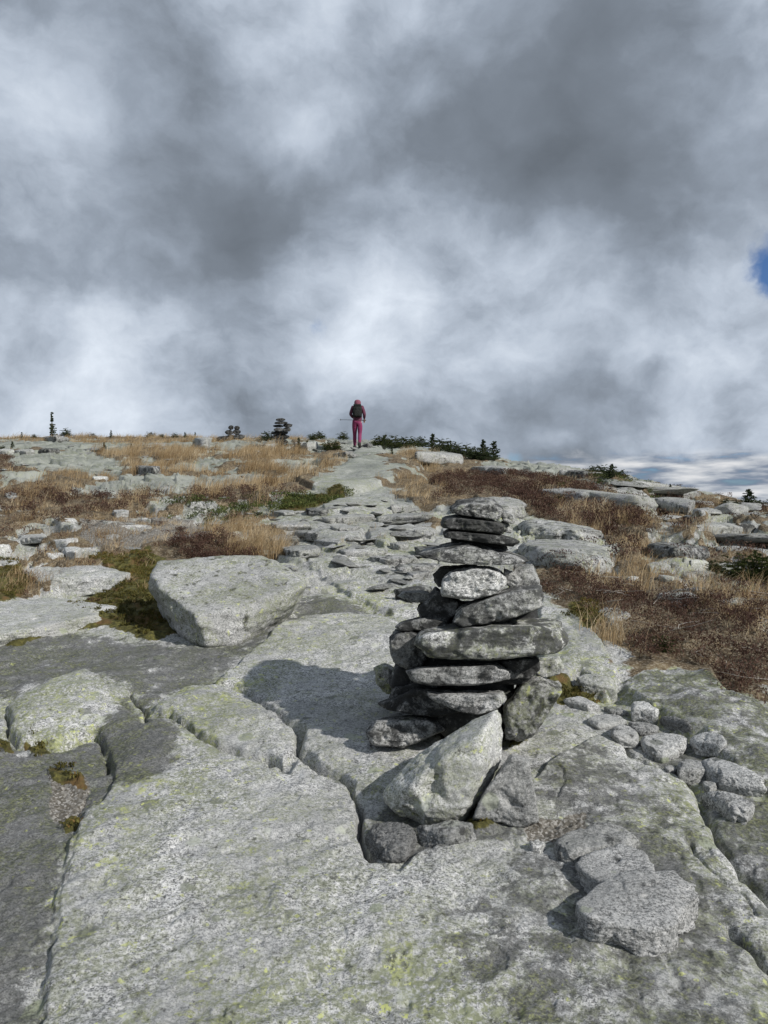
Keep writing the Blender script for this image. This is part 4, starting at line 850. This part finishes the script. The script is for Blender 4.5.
# ------------------------------------------------------------------ spruces
def tube(path, rad, k=6):
    V = []; F = []; path = np.array(path, float)
    for i, p in enumerate(path):
        d = path[min(i+1, len(path)-1)]-path[max(i-1, 0)]; d /= np.linalg.norm(d)+1e-9
        s = np.cross(d, [.31, .9, .2]); s /= np.linalg.norm(s); u = np.cross(d, s)
        for j in range(k):
            a = 2*math.pi*j/k; V.append(p+(s*math.cos(a)+u*math.sin(a))*rad[i])
    for i in range(len(path)-1):
        for j in range(k): F.append([i*k+j, i*k+(j+1) % k, (i+1)*k+(j+1) % k, (i+1)*k+j])
    return np.array(V), np.array(F)
def spruce_parts(kind, seed):
    """unit height tree: trunk mesh with limbs, crown of needle sprays"""
    rn = np.random.default_rng(seed); tv, tf = tube([(0, 0, -.05), (.01, 0, .35), (-.01, .01, .7), (0, 0, .99)], [.03, .022, .013, .004]); T = [(tv, tf)]; C = []
    n_wh = {'cone': 15, 'spire': 12, 'mound': 9, 'thin': 13}[kind]
    for w in range(n_wh):
        t = (w+.5)/n_wh; z = .06+.92*t
        wd = {'cone': .34*(1-t)**.8+.03, 'spire': .15*(1-t)**1.5+.006, 'mound': .6*math.sqrt(max(0, 1-(t*.95)**2)), 'thin': .18*(1-t)**.6+.03}[kind]
        if kind == 'spire' and rn.random() < .25 and t > .3: continue
        nb = {'cone': 7, 'spire': 6, 'mound': 15, 'thin': 6}[kind]
        for b in range(nb):
            a = rn.uniform(0, 6.283); L = wd*rn.uniform(.35, 1.3)*(1+.35*math.cos(a-.6)); up = rn.uniform(-.05, .28)
            d = np.array([math.cos(a), math.sin(a), up]); p0 = np.array([0, 0, z]) if kind != 'mound' else np.array([rn.uniform(-.3, .3), rn.uniform(-.3, .3), z*rn.uniform(.35, .85)])
            v, f = tube([p0, p0+d*L*.5+[0, 0, -.02*L], p0+d*L], [.007, .005, .002], 4); T.append((v, f))
            for k in range(int(10+L*70)):
                q = rn.uniform(.15, 1.02); c = p0+d*L*q; dd = d+rn.normal(size=3)*.75; dd /= np.linalg.norm(dd); s = rn.uniform(.03, .065)*(1.25-.5*q)
                e = np.cross(dd, rn.normal(size=3)); e /= np.linalg.norm(e)
                for ee in (e, np.cross(dd, e)): C.append([c-dd*s*.2, c+dd*s*.5+ee*s*.26, c+dd*s*1.2, c+dd*s*.5-ee*s*.26])
    V = np.array(C).reshape(-1, 3); F = np.arange(len(V)).reshape(-1, 4); r = np.repeat(np.clip(rn.normal(.45, .25, len(F)), 0, 1), 4)
    o = 0; TV = []; TF = []
    for v, f in T: TV.append(v); TF.append(f+o); o += len(v)
    return (np.vstack(TV), np.vstack(TF)), (V, F, r)
def build_trees():
    PT = {}
    for kind in ('cone', 'spire', 'mound', 'thin'):
        for q in range(2):
            (tv, tf), (cv, cf, cr) = spruce_parts(kind, 60+len(PT)*7)
            tm = mesh_np('trunk', tv, tf, M['bark']); cm = mesh_np('crown', cv, cf, M['needle'], False); attr_float(cm, 'rnd', cr)
            cm2 = cm.copy(); cm2.materials.clear(); cm2.materials.append(M['yneedle']); PT[kind, q] = (tm, cm, cm2)
    def tree(px, py, hpx, kind, label, group=None, Y=None, green=False, wide=1.0):
        p = hit(px, py) if Y is None else at(px, py, Y); x, y = p[0], p[1]; h = hpx*y/FOC*(1.2 if kind == 'mound' else 1.0)
        o = empty('spruce_tree' if kind != 'mound' else 'spruce_shrub', (x, y, float(HZ(x, y))-.02), random.uniform(0, 6.28)); o.scale = (h*wide, h*wide, h)
        tag(o, label, 'spruce' if kind != 'mound' else 'shrub', group); t = PT[kind, random.randint(0, 1)]
        link('trunk', t[0], parent=o); link('crown', t[2] if green else t[1], parent=o)
    G = 'stunted spruces along the skyline'
    tree(52, 437, 26, 'spire', 'lone narrow spruce spire rising from the left skyline')
    tree(66, 436, 8, 'mound', 'low dark spruce mat at the foot of the lone spire')
    for px, h, k in ((3,5,'mound'),(12,7,'cone'),(22,6,'thin'),(34,4,'mound'),(92,5,'mound'),(104,7,'cone'),(111,8,'thin'),(131,6,'cone'),(150,6,'mound'),(162,4,'mound'),(175,5,'mound'),(185,6,'cone'),(195,6,'thin')):
        tree(px, 437.5, h, k, 'tiny stunted spruce dotting the left skyline', G)
    tree(268, 441, 10, 'mound', 'dark bush at the left of the distant cairn')
    tree(299, 438, 13, 'thin', 'taller of two slim spruces right of the distant cairn'); tree(307, 438, 10, 'thin', 'shorter of two slim spruces right of the distant cairn')
    for px, py, h in ((313,440,7),(320,439,8),(328,439,9),(336,439,9),(343,440,8)): tree(px, py, h, 'mound', 'low green spruce mat between the distant cairn and the hiker', 'spruce mats left of the hiker', green=True)
    for px, py, h in ((378,446,11),(386,447,13),(396,448,12),(406,448,12)): tree(px, py, h, 'mound', 'bright green low spruce right beside the hiker', 'green mats beside the hiker', green=True)
    tree(384, 442, 14, 'thin', 'first thin spruce shoot right of the hiker'); tree(392, 442, 9, 'thin', 'second thinner spruce shoot right of the hiker')
    tree(433, 446, 20, 'cone', 'tallest ragged spruce of the clump right of the hiker', wide=1.15)
    for px, py, h in ((414,446,9),(422,447,11),(442,450,12),(450,452,12),(458,455,12),(467,457,13),(475,459,13),(484,460,13)): tree(px, py, h, 'mound', 'bushy dark spruce of the long clump right of the hiker', 'spruce clump right of the hiker', green=px % 3 == 0)
    tree(483, 459, 20, 'cone', 'bushy upright spruce at the right end of the clump'); tree(494, 460, 20, 'thin', 'slim dark spruce at the far right end of the clump', wide=1.5)
    tree(448, 449, 14, 'thin', 'slender spruce just right of the tallest ragged one')
    for px, py, h in ((592,473,8),(601,475,11),(611,477,12),(621,478,9)): tree(px, py, h, 'mound', 'dark spruce bush crowning the right ridge', 'spruce bushes on the right ridge')
    tree(612, 476, 13, 'cone', 'spiky spruce leader in the bush on the right ridge', wide=1.3)
    tree(646, 486, 6, 'mound', 'first of two small dark bushes on the far right skyline'); tree(670, 491, 8, 'cone', 'small leaning spruce, second of two on the far right skyline')
    tree(748, 508, 20, 'cone', 'broad pointed spruce at the right end of the skyline', wide=1.5)
    for px, py, h in ((726,506,9),(736,508,9),(760,508,9),(772,508,10)): tree(px, py, h, 'mound', 'low dark spruce around the broad pointed spruce', 'low spruces at the right skyline')
    for px, py, h in ((715,572,14),(738,580,26),(762,578,30),(785,585,34)): tree(px, py, h, 'mound', 'bright green mat spruce at the right edge below the ledges', 'green spruce mats at the right edge', green=True)
    for px, py, h in ((610,492,6),(628,497,8),(642,500,7),(560,500,8)): tree(px, py, h, 'mound', 'low green shrub among the far right ledges', 'green shrubs on the right slope', green=True)
    tree(662, 650, 18, 'mound', 'small yellow green spruce sprig in the right heath', green=True)
# ------------------------------------------------------------------ hiker
def skin(name, V, E, Rd, mat, parent, sub=2, root=0):
    me = bpy.data.meshes.new(name); me.from_pydata(V, E, []); o = bpy.data.objects.new(name, me); COL.objects.link(o)
    md = o.modifiers.new('skin', 'SKIN'); md.use_smooth_shade = True
    for i, r in enumerate(Rd):
        q = me.skin_vertices[0].data[i]; q.radius = (r, r) if not isinstance(r, tuple) else r; q.use_root = i == root
    o.modifiers.new('sub', 'SUBSURF').levels = sub
    dg = bpy.context.evaluated_depsgraph_get(); nm = bpy.data.meshes.new_from_object(o.evaluated_get(dg)); nm.name = name
    bpy.data.objects.remove(o); nm.materials.clear(); nm.materials.append(mat)
    for p in nm.polygons: p.use_smooth = True
    return link(name, nm, parent=parent)
def lathe_blob(pts, mat, name, parent, p=8, sub=4, amp=.0):
    V, F, c = stone_verts([np.array(pts, float)], sub, p=p, amp=amp, pitamp=0, warp=0.02, seed=3); return link(name, mesh_np(name, V, F, mat), tuple(c), parent)
def build_hiker():
    f = hit(357.5, 447.5); root0 = (float(f[0]), float(f[1]), float(HZ(f[0], f[1])))
    g = lambda x, y: float(HZ(root0[0]+x, root0[1]+y))-root0[2]
    LF, RF = (-.10, .22), (.075, -.14); zl_, zr_ = g(*LF), g(*RF)
    hip, waist, chest, neck = (0, 0, .90), (0, .015, 1.04), (0, .05, 1.26), (0, .07, 1.41)
    sl, el, wl = (-.17, .05, 1.36), (-.235, .0, 1.12), (-.15, .19, 1.02); sr, er, wr = (.17, .05, 1.36), (.235, -.02, 1.12), (.225, .16, .98)
    kl, al, tl = (-.10, .15, .50+zl_*.5), (-.10, .20, .10+zl_), (-.11, .35, .03+zl_); kr, ar, tr = (.08, .01, .48+zr_*.5), (.075, -.17, .11+zr_), (.08, -.02, .03+zr_)
    V = [hip, waist, chest, neck, (0, .085, 1.49), (0, .095, 1.56), (0, .085, 1.62), (0, .18, 1.535)]
    E = [(0,1),(1,2),(2,3),(3,4),(4,5),(5,6),(5,7)]; Rr = [.09, .09, .11, .05, .075, .09, .06, .02]
    def chain(start, pts, rad):
        prev = start
        for p, r in zip(pts, rad): V.append(p); Rr.append(r); E.append((prev, len(V)-1)); prev = len(V)-1
        return prev
    for s_, e_, w_, sg in ((sl, el, wl, -1), (sr, er, wr, 1)):
        mid = tuple((np.array(s_)+np.array(e_))/2); d = np.array(w_)-np.array(e_); d = d/np.linalg.norm(d); fw = tuple(np.array(e_)*.5+np.array(w_)*.5)
        pw = np.array(w_); palm = pw+d*.06
        k = chain(2, [s_, mid, e_, fw, w_, tuple(palm)], [.06, .047, .04, .036, .024, .028])
        up = np.array([0, 0, 1.]); sd = np.cross(d, up); sd /= np.linalg.norm(sd)
        for j, ln in enumerate((.062, .072, .068, .052)):
            b = palm+sd*(.021-.014*j)+d*.02; k1 = b+d*ln*.45-up*.012; k2 = k1+d*ln*.25-up*ln*.35; k3 = k2-d*ln*.12-up*ln*.22
            chain(k, [tuple(b), tuple(k1), tuple(k2), tuple(k3)], [.009, .0085, .008, .0065])
        tb = pw+d*.025-sd*sg*-.022; chain(k-1, [tuple(tb), tuple(tb+d*.03-up*.015), tuple(tb+d*.05-up*.03)], [.011, .010, .008])
    for hp, k_, a_, t_ in (((-.085, .0, .84), kl, al, tl), ((.085, .0, .84), kr, ar, tr)):
        th = tuple((np.array(hp)+np.array(k_))/2); cf = tuple(np.array(k_)*.6+np.array(a_)*.4); chain(0, [hp, th, k_, cf, a_, t_], [.075, .07, .05, .05, .034, .03])
    body = skin('person', V, E, Rr, M['skin'], None); body.location = root0; HS = .94; body.scale = (HS, HS, HS)
    tag(body, 'hiker seen from behind in magenta trousers and maroon hooded jacket', 'person')
    # clothes
    V = [(0, 0, .78), waist, chest, (0, .065, 1.39)]; E = [(0,1),(1,2),(2,3)]; Rr = [.17, .158, .15, .10]
    for s_, e_, w_ in ((sl, el, wl), (sr, er, wr)):
        mid = tuple((np.array(s_)+np.array(e_))/2); fw = tuple(np.array(e_)*.45+np.array(w_)*.55); chain(2, [s_, mid, e_, fw, tuple(np.array(e_)*.05+np.array(w_)*.95)], [.078, .064, .058, .052, .042])
    skin('jacket', V, E, Rr, M['jacket'], body)
    V = [(0, 0, .97), (0, 0, .90)]; E = [(0,1)]; Rr = [.15, .15]
    for hp, k_, a_ in (((-.088, .0, .84), kl, al), ((.088, .0, .84), kr, ar)):
        th = tuple((np.array(hp)+np.array(k_))/2); cf = tuple(np.array(k_)*.55+np.array(a_)*.45); an = tuple(np.array(k_)*.12+np.array(a_)*.88); chain(1, [hp, th, k_, cf, an], [.112, .094, .068, .066, .05])
    skin('trousers', V, E, Rr, M['trous'], body)
    skin('hood', [(0, .055, 1.40), (0, .05, 1.47), (0, .065, 1.545), (0, .08, 1.625)], [(0,1),(1,2),(2,3)], [.11, .12, .13, .085], M['hood'], body)
    skin('hair', [(0, .17, 1.60), (.045, .165, 1.59), (-.045, .165, 1.59)], [(0,1),(0,2)], [.03, .022, .022], M['hair'], body, 1)
    for a_, t_ in ((al, tl), (ar, tr)):
        a = np.array(a_); t = np.array(t_); d = t-a; skin('boot', [tuple(a+[0, 0, .10]), tuple(a+[0, -.005, -.04]), tuple(a*.5+t*.5+[0, 0, -.012]), tuple(t)], [(0,1),(1,2),(2,3)], [.062, .060, .054, .044], M['boot'], body)
    # backpack
    bx, by, bz = root0
    r = empty('backpack', (bx, by-.17*HS, bz+1.0*HS), 0, HS); tag(r, 'black daypack on the back of the hiker', 'backpack')
    P = [(sx*.155, sy, z) for sx in (-1, 1) for sy in (-.07, .09) for z in (0, .40)]+[(0, -.11, .1), (0, -.10, .3)]
    lathe_blob(P, M['pack'], 'bag', r)
    lathe_blob([(sx*.10, sy, z) for sx in (-1, 1) for sy in (-.16, -.06) for z in (.03, .22)], M['pack'], 'front_pocket', r)
    lathe_blob([(sx*.13, sy, z) for sx in (-1, 1) for sy in (-.09, .10) for z in (.37, .44)], M['pack'], 'lid', r)
    for s in (-1, 1): skin('strap', [(s*.08, .10, .40), (s*.10, .24, .43), (s*.11, .38, .30), (s*.11, .36, .12), (s*.12, .12, .04)], [(0,1),(1,2),(2,3),(3,4)], [.016]*5, M['pack'], r, 1)
    # pole held level in the left hand
    v = np.array(wl)+(np.array(wl)-np.array(el))/np.linalg.norm(np.array(wl)-np.array(el))*.09+[0, 0, -.025]
    e0 = np.array([-.58, .10, .95])-v; e0 = e0/np.linalg.norm(e0)
    pr = empty('trekking_pole', tuple(np.array(root0)+v*HS), 0, HS); tag(pr, 'grey trekking pole held level out to the left of the hiker', 'trekking pole')
    for nm, a, b, r0, r1, mt in (('shaft', -.30, .50, .0095, .007, 'pole'), ('grip', -.42, -.28, .018, .016, 'boot'), ('tip', .50, .58, .006, .002, 'pole'), ('basket', .485, .495, .028, .028, 'boot')):
        tv, tf = tube([e0*a, e0*(a*.6+b*.4), e0*b], [r0, (r0+r1)/2, r1], 8); link(nm, mesh_np(nm, tv, tf, M[mt]), parent=pr)
# ------------------------------------------------------------------ sky and sun
SUN_EL, SUN_AZ = R(34.5), math.atan2(.78, -.62)
def build_light():
    w = bpy.data.worlds.new('World'); SC.world = w; w.use_nodes = True; N = NT_(w.node_tree); N.n.clear()
    out = N.new('ShaderNodeOutputWorld'); bg = N.new('ShaderNodeBackground'); bg.inputs[1].default_value = .1; N.l.new(bg.outputs[0], out.inputs[0])
    sky = N.new('ShaderNodeTexSky', sky_type='NISHITA'); sky.sun_disc = False; sky.sun_elevation = SUN_EL; sky.sun_rotation = SUN_AZ; sky.altitude = 900
    dirv = N.new('ShaderNodeTexCoord').outputs['Generated']
    warp = N.vm('SUBTRACT', N.noise(dirv, 5.0, 6, .58, col=True), (.5, .5, .5)); wd = N.vm('NORMALIZE', N.vm('ADD', dirv, N.vm('SCALE', warp, sc=.10)))
    sep = N.new('ShaderNodeSeparateXYZ'); N.l.new(wd, sep.inputs[0])
    s0 = N.new('ShaderNodeSeparateXYZ'); N.l.new(dirv, s0.inputs[0]); el = s0.outputs[2]
    # cloud deck seen from below: direction projected on a level layer
    dz = N.m('ADD', N.m('MAXIMUM', sep.outputs[2], 0.0), .34)
    cv = N.new('ShaderNodeCombineXYZ'); N.put(cv.inputs[0], N.m('DIVIDE', sep.outputs[0], dz)); N.put(cv.inputs[1], N.m('DIVIDE', sep.outputs[1], dz))
    p = cv.outputs[0]
    n1 = N.noise(p, 1.2, 3, .5); nm = N.noise(p, 3.0, 4, .5); n3_ = N.noise(wd, 13, 7, .62)
    blobs = None
    def d_(px, py): return tuple(ray(px, py)/np.linalg.norm(ray(px, py)))
    for px, py, sg, wgt in BLOBS:
        c = N.vm('DOT_PRODUCT', wd, d_(px, py)); g = N.m('EXPONENT', N.m('MULTIPLY', N.m('SUBTRACT', c, 1.0), 1/(sg*sg))); g = N.m('MULTIPLY', g, wgt)
        blobs = g if blobs is None else N.m('ADD', blobs, g)
    low = N.m('ADD', N.m('MULTIPLY_ADD', n1, .34, -.17), N.m('ADD', N.m('MULTIPLY_ADD', nm, .34, -.17), N.m('ADD', N.m('MULTIPLY', blobs, 1.12), .405)))
    det = N.noise(N.map(wd, sc=(1, 1, 1.4)), 7.5, 10, .60); gain = N.ss(low, .18, .62, .5, 1.1)
    vb = N.new('ShaderNodeTexVoronoi', feature='SMOOTH_F1'); N.put(vb.inputs['Vector'], N.vm('ADD', wd, N.vm('SCALE', N.noise(dirv, 9, 5, .6, col=True), sc=.07))); vb.inputs['Scale'].default_value = 7; vb.inputs['Detail'].default_value = 2; vb.inputs['Roughness'].default_value = .5; vb.inputs['Smoothness'].default_value = .6
    low = N.m('ADD', low, N.m('MULTIPLY_ADD', vb.outputs['Distance'], -.30, .282))
    t = N.m('ADD', low, N.m('MULTIPLY', N.m('MULTIPLY_ADD', det, .86, -.43), gain))
    K = 10.0
    cc = N.ramp(t, [(.0, (.135, .157, .186)), (.27, (.205, .238, .285)), (.43, (.315, .365, .438)), (.62, (.50, .565, .66)), (.94, (.80, .87, .965))])
    # openings of blue
    hole = None
    for px, py, sg, wgt in HOLES:
        c = N.vm('DOT_PRODUCT', wd, d_(px, py)); g = N.m('MULTIPLY', N.m('EXPONENT', N.m('MULTIPLY', N.m('SUBTRACT', c, 1.0), 1/(sg*sg))), wgt); hole = g if hole is None else N.m('ADD', hole, g)
    hf = N.ss(N.m('ADD', hole, N.m('MULTIPLY_ADD', n3_, 1.5, -.75)), .28, .80)
    blue = N.mix(1.0, sky.outputs[0], (.48, .66, .95), 'MULTIPLY')
    # low fair weather cumulus far away in the opening near the horizon
    lowv = N.map(dirv, sc=(15, 15, 85)); cu = N.noise(lowv, 1.0, 6, .5)
    cuc = N.ramp(cu, [(.38, (.17, .23, .34)), (.47, (.31, .36, .45)), (.55, (.56, .60, .66)), (.68, (.88, .89, .91))])
    cum = N.ss(cu, .33, .46)
    az = N.m('ARCTAN2', s0.outputs[0], s0.outputs[1])
    band = N.m('MULTIPLY', N.ss(N.m('ADD', el, N.m('MULTIPLY_ADD', n3_, .06, -.03)), .064, .042), N.ss(az, .10, .30))
    cs_ = N.vm('SCALE', cc, sc=K)
    col = N.mix(hf, cs_, blue)
    lowc = N.mix(cum, N.mix(1.0, blue, (.8, .85, .95), 'MULTIPLY'), N.vm('SCALE', cuc, sc=K*.85))
    col = N.mix(band, col, lowc)
    N.l.new(col, bg.inputs[0])
    w.cycles.sampling_method = 'MANUAL'; w.cycles.sample_map_resolution = 1024
    ld = bpy.data.lights.new('sun', 'SUN'); ld.energy = 4.2; ld.angle = R(.9); ld.color = (1, .965, .915)
    so = bpy.data.objects.new('sun', ld); COL.objects.link(so)
    dv = Vector((math.sin(SUN_AZ)*math.cos(SUN_EL), math.cos(SUN_AZ)*math.cos(SUN_EL), math.sin(SUN_EL)))
    so.rotation_euler = dv.to_track_quat('Z', 'Y').to_euler(); so.location = dv*60
BLOBS = [ # px, py, angular size, weight
 (255,5,.14,.26),(60,150,.10,.20),(0,20,.09,.08),(690,55,.09,.16),(480,85,.09,.10),(440,205,.07,.14),(150,350,.10,.30),(310,300,.08,.26),(440,325,.08,.28),(545,275,.06,.22),(720,345,.14,.26),(50,390,.12,.22),(600,130,.05,.04),
 (390,385,.10,.14),(150,110,.10,-.11),(140,225,.13,-.21),(255,265,.08,-.22),(370,150,.11,-.14),(555,190,.13,-.30),(650,205,.11,-.18),(600,10,.10,-.14),(470,410,.10,-.08),(630,425,.10,-.10),(720,440,.08,-.04),(250,415,.10,-.10),(60,310,.07,-.10),(60,60,.08,-.14),(740,130,.08,-.06),(660,330,.10,.12)]
HOLES = [(780,268,.024,1.0),(311,318,.018,.38),(508,456,.012,.5)]
# ------------------------------------------------------------------ assemble
build_ground(M['ground'])
build_stones()
build_plants()
build_trees()
build_hiker()
build_light()
SC.view_settings.view_transform = 'Standard'; SC.view_settings.look = 'None'; SC.view_settings.exposure = 0; SC.view_settings.gamma = 1
SC.view_settings.use_curve_mapping = False
SC.cycles.max_bounces = 6; SC.cycles.transparent_max_bounces = 4
SC.cycles.use_denoising = True
